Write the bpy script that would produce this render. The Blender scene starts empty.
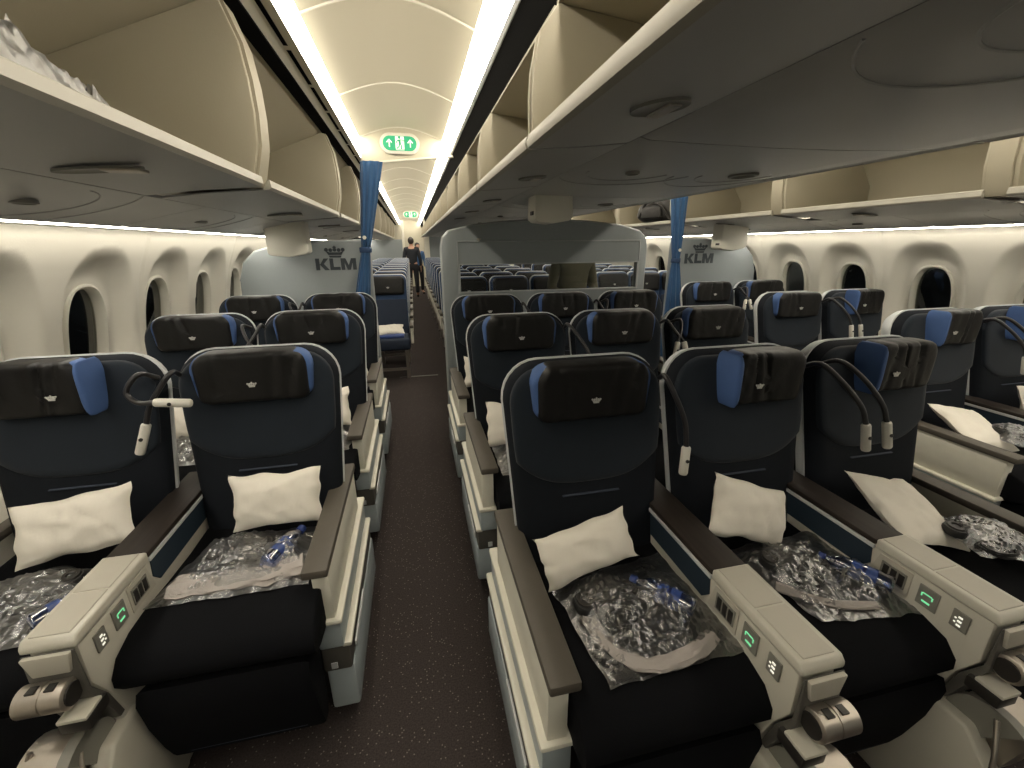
import bpy, bmesh, math, random
from mathutils import Vector, Matrix, noise
random.seed(7)
S = bpy.context.scene
C = S.collection
PI = math.pi

# ------------------------------------------------------------ camera, world, exposure
F_PX, PITCH, YAW, ROLL = 429.97, .313, .217, -.008
cy, sy, cp, sp = math.cos(YAW), math.sin(YAW), math.cos(PITCH), math.sin(PITCH)
Fv = Vector((sy*cp, cy*cp, -sp)); Rv = Vector((cy, -sy, 0)); Uv = Rv.cross(Fv)
R2 = Rv*math.cos(ROLL) + Uv*math.sin(ROLL); U2 = Uv*math.cos(ROLL) - Rv*math.sin(ROLL)
cam_d = bpy.data.cameras.new('camera'); cam = bpy.data.objects.new('camera', cam_d); C.objects.link(cam)
M = Matrix((R2, U2, -Fv)).transposed().to_4x4(); M.translation = Vector((-1.094, 0, 1.60))
cam.matrix_world = M
cam_d.sensor_width = 36; cam_d.lens = F_PX/1024*36; cam_d.clip_start = .02; cam_d.clip_end = 100
S.camera = cam
w = bpy.data.worlds.new('night'); S.world = w; w.use_nodes = True
w.node_tree.nodes['Background'].inputs[0].default_value = (.012, .013, .016, 1)
w.node_tree.nodes['Background'].inputs[1].default_value = .15
S.view_settings.view_transform = 'Standard'; S.view_settings.look = 'None'
S.view_settings.gamma = 1; S.view_settings.use_curve_mapping = False
S.view_settings.exposure = 1.05
COVE = 10.0        # ceiling cove strips
WASH = 14.5        # sidewall wash strips
WARM = (1.0, .91, .76)

# ------------------------------------------------------------ materials
def mat(name, col, rough=.5, metal=0, emit=None, es=0, var=0, scale=20, bump=0, bscale=60, spec=.5, trans=0, coat=0, sheen=0):
    m = bpy.data.materials.new(name); m.use_nodes = True
    nt = m.node_tree; b = nt.nodes['Principled BSDF']
    b.inputs['Base Color'].default_value = (*col, 1); b.inputs['Roughness'].default_value = rough
    b.inputs['Metallic'].default_value = metal
    b.inputs['Specular IOR Level'].default_value = spec
    if sheen: b.inputs['Sheen Weight'].default_value = sheen
    if trans: b.inputs['Transmission Weight'].default_value = trans
    if coat: b.inputs['Coat Weight'].default_value = coat
    if emit: b.inputs['Emission Color'].default_value = (*emit, 1); b.inputs['Emission Strength'].default_value = es
    tc = nt.nodes.new('ShaderNodeTexCoord')
    if var:
        n = nt.nodes.new('ShaderNodeTexNoise'); n.inputs['Scale'].default_value = scale; n.inputs['Detail'].default_value = 4
        r = nt.nodes.new('ShaderNodeMapRange'); r.inputs['To Min'].default_value = 1-var; r.inputs['To Max'].default_value = 1+var
        mx = nt.nodes.new('ShaderNodeVectorMath'); mx.operation = 'SCALE'
        mx.inputs[0].default_value = col
        nt.links.new(tc.outputs['Object'], n.inputs['Vector']); nt.links.new(n.outputs['Fac'], r.inputs['Value'])
        nt.links.new(r.outputs[0], mx.inputs['Scale']); nt.links.new(mx.outputs[0], b.inputs['Base Color'])
    if bump:
        n = nt.nodes.new('ShaderNodeTexNoise'); n.inputs['Scale'].default_value = bscale; n.inputs['Detail'].default_value = 5
        bp = nt.nodes.new('ShaderNodeBump'); bp.inputs['Strength'].default_value = bump; bp.inputs['Distance'].default_value = .01
        nt.links.new(tc.outputs['Object'], n.inputs['Vector']); nt.links.new(n.outputs['Fac'], bp.inputs['Height'])
        nt.links.new(bp.outputs[0], b.inputs['Normal'])
    return m
NAVY = mat('navy_fabric', (.0095, .0145, .022), .85, var=.18, scale=14, bump=.12, bscale=400, spec=.25, sheen=.12)
NAVY2 = mat('navy_fabric_lower', (.007, .009, .013), .85, var=.15, scale=14, bump=.12, bscale=400, spec=.2)
PIPE = mat('navy_piping', (.035, .045, .07), .7)
BLACK = mat('black_seat_fabric', (.0035, .0038, .005), .9, var=.2, scale=9, bump=.1, bscale=300, spec=.12)
LEATHER = mat('black_leather', (.0055, .0052, .0052), .46, var=.25, scale=12, bump=.5, bscale=11, spec=.3)
BLUEF = mat('blue_headrest_fabric', (.045, .095, .24), .8, var=.1, bump=.1, bscale=300)
SHELL = mat('silver_shell', (.52, .54, .55), .4, var=.04)
CREAM = mat('cream_console_plastic', (.50, .48, .41), .28, var=.04, bump=.05, bscale=300)
CREAM2 = mat('cream_lid_plastic', (.44, .415, .35), .5, var=.04, bump=.1, bscale=500)
IVORY = mat('ivory_side_panel', (.66, .64, .55), .4, var=.04)
BGREY = mat('blue_grey_plastic', (.36, .41, .43), .42, var=.05)
BROWNG = mat('brown_grey_plastic', (.085, .08, .07), .45, var=.08)
ARM = mat('taupe_arm_pad', (.075, .065, .052), .55, var=.08, scale=30, bump=.08, bscale=300)
def wood():
    m = mat('dark_wood', (.03, .02, .014), .55, spec=.3); nt = m.node_tree; b = nt.nodes['Principled BSDF']
    tc = nt.nodes.new('ShaderNodeTexCoord'); mp = nt.nodes.new('ShaderNodeMapping'); mp.inputs['Scale'].default_value = (60, 2, 20)
    n = nt.nodes.new('ShaderNodeTexNoise'); n.inputs['Scale'].default_value = 2.5; n.inputs['Detail'].default_value = 6
    r = nt.nodes.new('ShaderNodeValToRGB'); r.color_ramp.elements[0].color = (.009, .007, .006, 1); r.color_ramp.elements[1].color = (.036, .027, .021, 1)
    nt.links.new(tc.outputs['Object'], mp.inputs[0]); nt.links.new(mp.outputs[0], n.inputs['Vector']); nt.links.new(n.outputs['Fac'], r.inputs[0]); nt.links.new(r.outputs[0], b.inputs['Base Color'])
    return m
WOOD = wood()
TEAL = mat('dark_blue_padding', (.010, .022, .036), .7, bump=.1, bscale=300)
METAL = mat('brushed_metal', (.42, .38, .33), .34, .85, var=.12, scale=40)
DARKM = mat('dark_plastic', (.02, .018, .016), .4)
GREYP = mat('grey_control_plastic', (.19, .185, .16), .4)
GREEN_L = mat('green_indicator', (.1, .5, .3), emit=(.25, .9, .4), es=.35)
WHITE_L = mat('white_indicator', (.8, .8, .75), emit=(1, .95, .8), es=.35)
LAMPM = mat('lamp_white_plastic', (.62, .60, .54), .35)
LAMPE = mat('lamp_lens', (.9, .9, .85), .2, emit=(1, .95, .85), es=1.2)
STALK = mat('gooseneck_rubber', (.014, .013, .015), .35)
SILV = mat('silver_badge', (.62, .62, .6), .35, .3)
PILLOW = mat('pillow_cotton', (.74, .70, .62), .9, var=.04, scale=6, bump=.25, bscale=14)
BLANKET = mat('grey_blanket', (.34, .31, .29), .9, var=.15, scale=12, bump=.3, bscale=60)
CABLE = mat('headset_black', (.02, .02, .02), .4)
BIN = mat('bin_cream_plastic', (.33, .30, .225), .55, var=.03, scale=3, bump=.04, bscale=200)
BIN2 = mat('bin_lip_plastic', (.33, .315, .265), .45, var=.03, scale=3)
BINB = mat('bin_underside', (.35, .35, .34), .42, var=.05, scale=2.5)
PSUM = mat('service_panel_grey', (.36, .36, .35), .34, var=.10, scale=2.2)
VOID = mat('black_rail', (.004, .004, .004), .9, spec=.02)
CEIL = mat('ceiling_panel', (.46, .43, .335), .6, var=.015, scale=2)
TRIMW = mat('white_trim', (.62, .60, .52), .45, var=.02)
WALL = mat('sidewall_panel', (.66, .63, .55), .5, var=.02, scale=3, bump=.03, bscale=150)
PART = mat('partition_laminate', (.225, .25, .26), .6, var=.03, scale=30, bump=.06, bscale=200)
PARTE = mat('partition_edge', (.30, .32, .325), .4)
LOGO = mat('logo_slate', (.035, .045, .055), .6)
CURT = mat('curtain_blue', (.017, .07, .17), .85, var=.12, scale=14, bump=.15, bscale=200, sheen=.2)
ECO = mat('economy_blue', (.018, .045, .11), .8, var=.15, scale=10, bump=.1, bscale=300)
ECO2 = mat('economy_blue_dark', (.010, .018, .038), .8, var=.15, scale=10)
COVEM = mat('cove_light', (1, 1, 1), emit=WARM, es=COVE)
WASHM = mat('wall_wash_light', (1, 1, 1), emit=(1, .93, .80), es=WASH)
SIGNG = mat('exit_sign_green', (.01, .22, .10), emit=(.02, .42, .18), es=.28)
SIGNW = mat('exit_sign_white', (.8, .85, .75), emit=(.8, .95, .75), es=.35)
SKIN = mat('skin', (.45, .25, .17), .55, var=.05)
HAIRM = mat('dark_hair', (.02, .015, .012), .6)
OLIVE = mat('olive_shirt', (.085, .08, .045), .9, var=.1, bump=.2, bscale=20)
DARKC = mat('dark_uniform', (.012, .014, .02), .85, var=.1)
BLUEC = mat('blue_uniform', (.05, .12, .26), .85, var=.1)
PANT = mat('dark_trousers', (.012, .012, .015), .85)
BAGM = mat('backpack_black', (.014, .013, .012), .6, var=.3, bump=.3, bscale=30)

def glassy(name, tint, transp, rough, gl=1.0):
    m = bpy.data.materials.new(name); m.use_nodes = True; nt = m.node_tree; nt.nodes.clear()
    o = nt.nodes.new('ShaderNodeOutputMaterial'); t = nt.nodes.new('ShaderNodeBsdfTransparent'); t.inputs[0].default_value = (*tint, 1)
    g = nt.nodes.new('ShaderNodeBsdfGlossy'); g.inputs[0].default_value = (gl, gl, gl, 1); g.inputs['Roughness'].default_value = rough
    lw = nt.nodes.new('ShaderNodeLayerWeight'); lw.inputs['Blend'].default_value = .35
    mr = nt.nodes.new('ShaderNodeMapRange'); mr.inputs['To Min'].default_value = 1-transp; mr.inputs['To Max'].default_value = 1
    x = nt.nodes.new('ShaderNodeMixShader')
    nt.links.new(lw.outputs['Facing'], mr.inputs['Value']); nt.links.new(mr.outputs[0], x.inputs[0])
    nt.links.new(t.outputs[0], x.inputs[1]); nt.links.new(g.outputs[0], x.inputs[2]); nt.links.new(x.outputs[0], o.inputs[0])
    return m
POLY = glassy('clear_plastic_film', (.86, .86, .86), .80, .32, .55)
BOTTLE = glassy('blue_tinted_plastic', (.25, .38, .75), .8, .12, .9)
PANE = glassy('window_pane', (.6, .62, .55), .975, .03, .35)
GLASS2 = glassy('partition_glass', (.95, .96, .96), .985, .02, .25)
BLUEW = mat('blue_label', (.025, .055, .20), .4, var=.6, scale=60)

def carpet():
    m = bpy.data.materials.new('aisle_carpet'); m.use_nodes = True; nt = m.node_tree; b = nt.nodes['Principled BSDF']
    b.inputs['Roughness'].default_value = .95; b.inputs['Specular IOR Level'].default_value = .1
    tc = nt.nodes.new('ShaderNodeTexCoord'); mp = nt.nodes.new('ShaderNodeMapping'); mp.inputs['Rotation'].default_value = (0, 0, PI/4)
    v = nt.nodes.new('ShaderNodeTexVoronoi'); v.inputs['Scale'].default_value = 84; v.inputs['Randomness'].default_value = .35; v.distance = 'CHEBYCHEV'
    lt = nt.nodes.new('ShaderNodeMath'); lt.operation = 'LESS_THAN'; lt.inputs[1].default_value = .17
    sx = nt.nodes.new('ShaderNodeSeparateColor')
    g = nt.nodes.new('ShaderNodeMath'); g.operation = 'GREATER_THAN'; g.inputs[1].default_value = .72
    mu = nt.nodes.new('ShaderNodeMath'); mu.operation = 'MULTIPLY'
    n = nt.nodes.new('ShaderNodeTexNoise'); n.inputs['Scale'].default_value = 180
    r = nt.nodes.new('ShaderNodeValToRGB'); r.color_ramp.elements[0].color = (.015, .012, .012, 1); r.color_ramp.elements[1].color = (.068, .056, .053, 1)
    mx = nt.nodes.new('ShaderNodeMix'); mx.data_type = 'RGBA'; mx.inputs['B'].default_value = (.15, .135, .12, 1)
    L = nt.links.new
    L(tc.outputs['Object'], mp.inputs[0]); L(mp.outputs[0], v.inputs['Vector']); L(v.outputs['Distance'], lt.inputs[0])
    L(v.outputs['Color'], sx.inputs[0]); L(sx.outputs[0], g.inputs[0]); L(lt.outputs[0], mu.inputs[0]); L(g.outputs[0], mu.inputs[1])
    L(tc.outputs['Object'], n.inputs['Vector']); L(n.outputs['Fac'], r.inputs[0]); L(r.outputs[0], mx.inputs['A']); L(mu.outputs[0], mx.inputs['Factor'])
    L(mx.outputs['Result'], b.inputs['Base Color'])
    return m
CARPET = carpet()

# ------------------------------------------------------------ mesh helpers
def obj(name, bm, m, parent=None, smooth=False, loc=None):
    me = bpy.data.meshes.new(name)
    bmesh.ops.recalc_face_normals(bm, faces=bm.faces[:])
    bm.to_mesh(me); bm.free(); me.materials.append(m)
    if smooth: me.polygons.foreach_set('use_smooth', [True]*len(me.polygons)); me.update()
    o = bpy.data.objects.new(name, me); C.objects.link(o)
    if parent: o.parent = parent
    if loc: o.location = loc
    if smooth:
        try: me.set_sharp_from_angle(angle=math.radians(smooth if smooth is not True else 40))
        except Exception: pass
    return o
def tag(o, label, cat, group=None, kind=None):
    o['label'] = label; o['category'] = cat
    if group: o['group'] = group
    if kind: o['kind'] = kind
    return o
def thing(name, label, cat, loc=(0, 0, 0), group=None, rot=0):
    o = bpy.data.objects.new(name, None); C.objects.link(o); o.location = loc; o.rotation_euler = (0, 0, rot)
    o.empty_display_size = .1
    return tag(o, label, cat, group)
def struct(name, bm, m, label=None, parent=None, smooth=False):
    o = obj(name, bm, m, parent, smooth)
    if not parent: o['kind'] = 'structure'
    if label: o['label'] = label
    return o
def dup(root, loc=None, label=None, group=None, rot=None):
    r = root.copy(); C.objects.link(r)
    if loc: r.location = loc
    if rot is not None: r.rotation_euler = rot
    if label: r['label'] = label
    if group: r['group'] = group
    for ch in root.children:
        c = ch.copy(); C.objects.link(c); c.parent = r
        for g in ch.children:
            d = g.copy(); C.objects.link(d); d.parent = c
    return r
def merge(bm, other):
    me = bpy.data.meshes.new('t'); other.to_mesh(me); other.free(); bm.from_mesh(me); bpy.data.meshes.remove(me)
def box(bm, x0, x1, y0, y1, z0, z1, bev=0, seg=2, mtx=None):
    b = bmesh.new()
    vs = [b.verts.new((x, y, z)) for x in (x0, x1) for y in (y0, y1) for z in (z0, z1)]
    for f in ((0, 1, 3, 2), (4, 6, 7, 5), (0, 4, 5, 1), (2, 3, 7, 6), (0, 2, 6, 4), (1, 5, 7, 3)): b.faces.new([vs[i] for i in f])
    if bev: bmesh.ops.bevel(b, geom=b.edges[:], offset=bev, segments=seg, affect='EDGES', profile=.5)
    if mtx: b.transform(mtx)
    merge(bm, b); return bm
def BX(*a, **k): return box(bmesh.new(), *a, **k)
def prism(bm, poly, axis, a, b_, bev=0, seg=2, mtx=None):
    """extrude a 2D polygon along axis ('x': poly is (y,z); 'y': (x,z); 'z': (x,y))"""
    b = bmesh.new()
    def p(u, v, t): return {'x': (t, u, v), 'y': (u, t, v), 'z': (u, v, t)}[axis]
    A = [b.verts.new(p(u, v, a)) for u, v in poly]; B = [b.verts.new(p(u, v, b_)) for u, v in poly]
    n = len(poly); b.faces.new(A); b.faces.new(B[::-1])
    for i in range(n): b.faces.new((A[i], B[i], B[(i+1) % n], A[(i+1) % n]))
    bmesh.ops.recalc_face_normals(b, faces=b.faces[:])
    if bev:
        es = [e for e in b.edges if abs(e.calc_face_angle(0)) > .5]
        bmesh.ops.bevel(b, geom=es, offset=bev, segments=seg, affect='EDGES', profile=.5)
    if mtx: b.transform(mtx)
    merge(bm, b); return bm
def PR(*a, **k): return prism(bmesh.new(), *a, **k)
def loft(rings, cap0=True, cap1=True, closed=True, bm=None):
    bm = bm or bmesh.new()
    V = [[bm.verts.new(p) for p in r] for r in rings]; n = len(rings[0])
    for a, b in zip(V, V[1:]):
        for i in range(n if closed else n-1):
            j = (i+1) % n; bm.faces.new((a[i], a[j], b[j], b[i]))
    if cap0: bm.faces.new(V[0][::-1])
    if cap1: bm.faces.new(V[-1])
    return bm
def tube(pts, rad, n=10, bm=None, cap=True):
    pts = [Vector(p) for p in pts]; rs = rad if isinstance(rad, (list, tuple)) else [rad]*len(pts)
    rings = []; up = None
    for i, p in enumerate(pts):
        d = (pts[min(i+1, len(pts)-1)] - pts[max(i-1, 0)]).normalized()
        if up is None:
            up = Vector((0, 0, 1)) if abs(d.z) < .9 else Vector((1, 0, 0))
        s = d.cross(up).normalized(); up = s.cross(d).normalized()
        rings.append([p + (s*math.cos(2*PI*k/n) + up*math.sin(2*PI*k/n))*rs[i] for k in range(n)])
    return loft(rings, cap, cap, True, bm)
def spline(pts, k=6):
    P = [Vector(p) for p in pts]; P = [P[0]*2-P[1]] + P + [P[-1]*2-P[-2]]; out = []
    for i in range(1, len(P)-2):
        a, b, c, d = P[i-1:i+3]
        for j in range(k):
            t = j/k; out.append(.5*((2*b) + (c-a)*t + (2*a-5*b+4*c-d)*t*t + (3*b-a-3*c+d)*t**3))
    out.append(P[-2]); return out
def sheet(profile, axis_pts, bm=None, thick=0):
    """profile: list of (x,z); extruded along y0,y1"""
    bm = bm or bmesh.new(); y0, y1 = axis_pts
    A = [bm.verts.new((x, y0, z)) for x, z in profile]; B = [bm.verts.new((x, y1, z)) for x, z in profile]
    for i in range(len(A)-1): bm.faces.new((A[i], A[i+1], B[i+1], B[i]))
    return bm
def outline(hw_top, hw_bot, z0, z1, rt, rb, n=7):
    """rounded outline in (x,z), tapered sides"""
    P = []
    for k in range(n+1):
        a = k/n*PI/2; P.append((hw_top-rt+rt*math.cos(a), z1-rt+rt*math.sin(a)))
    for k in range(n+1):
        a = PI/2+k/n*PI/2; P.append((-hw_top+rt+rt*math.cos(a), z1-rt+rt*math.sin(a)))
    for t in (.25, .5, .75): P.append((-hw_top+(hw_top-hw_bot)*t, z1-rt-(z1-rt-z0-rb)*t))
    for k in range(n+1):
        a = PI+k/n*PI/2; P.append((-hw_bot+rb+rb*math.cos(a), z0+rb+rb*math.sin(a)))
    for k in range(n+1):
        a = 1.5*PI+k/n*PI/2; P.append((hw_bot-rb+rb*math.cos(a), z0+rb+rb*math.sin(a)))
    for t in (.75, .5, .25): P.append((hw_top-(hw_top-hw_bot)*t, z1-rt-(z1-rt-z0-rb)*t))
    return P
def inset(P, d):
    """move a 2D outline inwards by d"""
    n = len(P); out = []; area = sum(P[i][0]*P[(i+1) % n][1]-P[(i+1) % n][0]*P[i][1] for i in range(n))
    s = 1 if area > 0 else -1
    for i in range(n):
        ax, az = P[i-1]; bx, bz = P[(i+1) % n]; tx, tz = bx-ax, bz-az; L = math.hypot(tx, tz) or 1
        out.append((P[i][0]-s*tz/L*d, P[i][1]+s*tx/L*d))
    return out
def layered(P, layers, lean, bm=None):
    """loft an (x,z) outline through (inset, y) layers; lean(z) gives the y offset of the recline"""
    return loft([[(x, y+lean(z), z) for x, z in (inset(P, d) if d else P)] for d, y in layers], True, True, True, bm)
lean = lambda z: (z-1.14)*.20+.075

def crown(bm, s, cx, y, cz, t=.003, lean_=None):
    """royal crown mark in the xz plane, s = full width"""
    def q(poly):
        prism(bm, [(cx+u*s, cz+v*s) for u, v in poly], 'y', y-t, y)
    q([(-.30, -.30), (.30, -.30), (.33, -.20), (-.33, -.20)])
    q([(-.34, -.16), (.34, -.16), (.5, .10), (.30, -.02), (-.30, -.02), (-.5, .10)])
    def disc(u, v, r): q([(u+r*math.cos(k*PI/4), v+r*math.sin(k*PI/4)) for k in range(8)])
    for u, v in ((-.44, .12), (-.22, .10), (0, .12), (.22, .10), (.44, .12)): disc(u, v, .105)
    q([(-.035, .18), (.035, .18), (.035, .22), (.09, .22), (.09, .28), (.035, .28), (.035, .33), (-.035, .33), (-.035, .28), (-.09, .28), (-.09, .22), (-.035, .22)])

# ------------------------------------------------------------ structure: floor, walls, ceiling
Y0, Y1 = -1.6, 18.6
struct('floor', BX(-2.75, 2.75, Y0, Y1, -.05, 0), CARPET, 'dark brown speckled aisle carpet')
struct('trim_1', BX(-1.36, -.88, 5.42, 5.45, 0, .004), BROWNG, 'thin threshold strip across the left aisle carpet')

WP = [(2.58, -.02), (2.63, .3), (2.655, .7), (2.66, .95), (2.63, 1.2), (2.57, 1.45), (2.46, 1.70)]
def wx(z):
    for (a, za), (b, zb) in zip(WP, WP[1:]):
        if z <= zb:
            t = (z-za)/(zb-za); return a+(b-a)*t
    return WP[-1][0]
def wxs(z): return (wx(z-.06)+wx(z)+wx(min(1.7, z+.06)))/3
WIN_Y = [1.265+.627*k for k in range(-3, 10)]
WZ = 1.165
def sup(dy, dz, a, b, p=2.6): return (abs(dy)/a)**p+(abs(dz)/b)**p
def sidewall(side, name):
    bm = bmesh.new(); ys = []; y = Y0
    while y < 7.25: ys.append(y); y += .0125
    while y < Y1: ys.append(y); y += .5
    ys.append(Y1)
    zs = [-.02, .2, .4, .6, .75] + [.78+.0125*k for k in range(74)]
    def X(y, z):
        x = wxs(z)
        if y < 7.3:
            k = min(WIN_Y, key=lambda c: abs(c-y)); d = sup(y-k, z-WZ, .262, .43, 2.7)**(1/2.7)
            if d < 1:
                t = min(1, (1-d)/.30); x += .07*(t*t*(3-2*t))**.8+.004
            j = abs(((y-WIN_Y[0]) % 1.254)-.94)   # panel joint
            if j < .012: x += .005
        return x*side
    G = [[bm.verts.new((X(y, z), y, z)) for z in zs] for y in ys]
    for i in range(len(ys)-1):
        for j in range(len(zs)-1):
            ym, zm = (ys[i]+ys[i+1])/2, (zs[j]+zs[j+1])/2
            if ym < 7.3:
                k = min(WIN_Y, key=lambda c: abs(c-ym))
                if sup(ym-k, zm-WZ-.0, .138, .262) < 1: continue
            bm.faces.new((G[i][j], G[i+1][j], G[i+1][j+1], G[i][j+1]))
    return struct(name, bm, WALL, None, None, 60)
sidewall(-1, 'wall_left'); sidewall(1, 'wall_right')
wi = 0
proto_w = {}
for side in (-1, 1):
    for y in WIN_Y:
        if y < -.3: continue
        if side == -1 and y > 5: continue
        wi += 1
        x0 = side*(wxs(WZ)+.068)
        if side not in proto_w:
            nm = 'window_%d' % wi
            r = bpy.data.objects.new(nm, None); C.objects.link(r); r.location = (x0, y, WZ); r.rotation_euler = (0, -side*.20, 0); r['kind'] = 'structure'
            def ring(a, b, x): return [(x, a*math.copysign(abs(math.cos(t))**(2/2.6), math.cos(t)), b*math.copysign(abs(math.sin(t))**(2/2.6), math.sin(t))) for t in [2*PI*k/40 for k in range(40)]]
            fr = loft([ring(.155, .280, side*.006), ring(.150, .275, -side*.006), ring(.140, .265, -side*.008), ring(.128, .252, side*.004), ring(.126, .250, side*.05), ring(.155, .280, side*.05), ring(.155, .280, side*.006)], False, False)
            obj('window_frame', fr, TRIMW, r, 50)
            obj('pane', loft([ring(.127, .251, side*.036), ring(.127, .251, side*.040)]), PANE, r)
            proto_w[side] = r
        else:
            r = dup(proto_w[side], (x0, y, WZ)); r.name = 'window_%d' % wi
# ends of the cabin
struct('wall_front', BX(-2.75, 2.75, Y0-.05, Y0, 0, 2.7), PART, 'bulkhead behind the viewer')
struct('wall_back', BX(-2.75, 2.75, Y1, Y1+.05, 0, 2.7), CEIL, 'cream end wall far down the cabin')
# outer skin above the sidewall and over the ceiling (closes the cabin)
struct('wall_upper', sheet([(-2.46, 1.70), (-2.5, 2.0), (-2.3, 2.5), (-1.6, 2.72), (0, 2.8), (1.6, 2.72), (2.3, 2.5), (2.5, 2.0), (2.46, 1.70)], (Y0, Y1)), VOID, 'hidden upper hull lining')
# aisle ceilings
def aisle_ceiling(s, n0):
    c = 1.1*s
    def px(x, z): return (x*s, z)
    arch = [px(1.465, 2.475)] + [px(1.465-.705*k/14, 2.475+.09*math.sin(PI*k/14)) for k in range(1, 14)] + [px(.76, 2.475)]
    y = Y0; k = 0; seams = [-.9, .12, 1.14, 2.2, 3.2, 4.28, 5.3, 6.3, 7.3, 8.3, 9.3, 10.3, 11.3, 12.3, 13.3, 14.3, 15.3, 16.3, Y1]
    for b in seams:
        bm = bmesh.new()
        out = arch; inn = [(x, z+.02) for x, z in arch]
        loft([[(x, yy, z) for x, z in out+inn[::-1]] for yy in (y, y+.004, b-.012, b-.004)], bm=bm)
        y = b; k += 1
        struct('ceiling' if s < 0 and k == 1 else 'ceiling_panel', bm, CEIL, None, None, 50)
    # thin cover strips between ceiling panels
    bm = bmesh.new()
    for b in seams[:-1]: loft([[(x, yy, z-dz) for x, z in arch]+[(x, yy, z+.01) for x, z in arch[::-1]] for yy, dz in ((b-.012, .0), (b-.008, .006), (b, .006), (b+.004, .0))], bm=bm)
    struct('trim_%d' % n0, bm, TRIMW, 'cover strips between the ceiling panels')
    # cove lights
    l1 = loft([[(x*s, yy, z) for x, z in ((1.502, 2.405), (1.458, 2.475), (1.466, 2.480), (1.510, 2.410))] for yy in (Y0, Y1)])
    l2 = loft([[(x*s, yy, z) for x, z in ((.760, 2.475), (.690, 2.388), (.683, 2.394), (.753, 2.482))] for yy in (Y0, Y1)])
    tag(obj('cove_light', l1, COVEM), 'warm cove light strip along the outboard edge of the %s aisle ceiling' % ('left' if s < 0 else 'right'), 'light', 'cove light strips')
    tag(obj('cove_light', l2, COVEM), 'bright cove light strip along the centre bin side of the %s aisle ceiling' % ('left' if s < 0 else 'right'), 'light', 'cove light strips')
    # outboard rail with slots
    rl = loft([[(x*s, yy, z) for x, z in ((1.502, 2.405), (1.56, 2.405), (1.60, 2.395), (1.62, 2.41), (1.62, 2.45), (1.51, 2.45))] for yy in (Y0, Y1)])
    struct('trim_%d' % (n0+1), rl, TRIMW, 'white rail beside the cove light')
    bm = bmesh.new(); y = Y0+.2
    while y < 9:
        loft([[(x*s, yy, z) for x, z in ((1.538, 2.4030), (1.556, 2.4030), (1.556, 2.41), (1.538, 2.41))] for yy in (y, y+.42)], bm=bm); y += .47
    struct('trim_%d' % (n0+2), bm, VOID, 'dark air slots in the white rail')
    dk = loft([[(x*s, yy, z) for x, z in ((1.60, 2.385), (1.66, 2.375), (1.66, 2.44), (1.60, 2.40))] for yy in (Y0, Y1)])
    struct('trim_%d' % (n0+3), dk, VOID, 'dark gap above the outboard bins')
    # black void panel above the centre bins, with brackets
    vd = loft([[(x*s, yy, z) for x, z in ((.682, 2.385), (.60, 2.16), (.56, 2.16), (.64, 2.45), (.67, 2.435))] for yy in (Y0, Y1)])
    struct('trim_%d' % (n0+4), vd, VOID, 'black recess above the centre bins')
    ed = loft([[(x*s, yy, z) for x, z in ((.692, 2.388), (.682, 2.372), (.674, 2.372), (.684, 2.394))] for yy in (Y0, Y1)])
    struct('trim_%d' % (n0+5), ed, PARTE, 'thin grey edge below the cove light')
aisle_ceiling(-1, 2); aisle_ceiling(1, 8)

# sidewall wash lights
for s, nm in ((-1, 'left'), (1, 'right')):
    b = loft([[(x*s, yy, z) for x, z in ((2.365, 1.694), (2.405, 1.686), (2.407, 1.70), (2.367, 1.708))] for yy in (Y0, Y1)])
    tag(obj('wall_wash_light', b, WASHM), 'thin warm light line along the top of the %s sidewall' % nm, 'light', 'sidewall wash lights')

for s, k in ((-1, 15), (1, 16)):
    struct('trim_%d' % k, loft([[(x*s, yy, z) for x, z in ((2.405, 1.690), (2.462, 1.684), (2.464, 1.70), (2.405, 1.705))] for yy in (Y0, Y1)]), TRIMW, 'upper edge strip of the sidewall')
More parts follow.
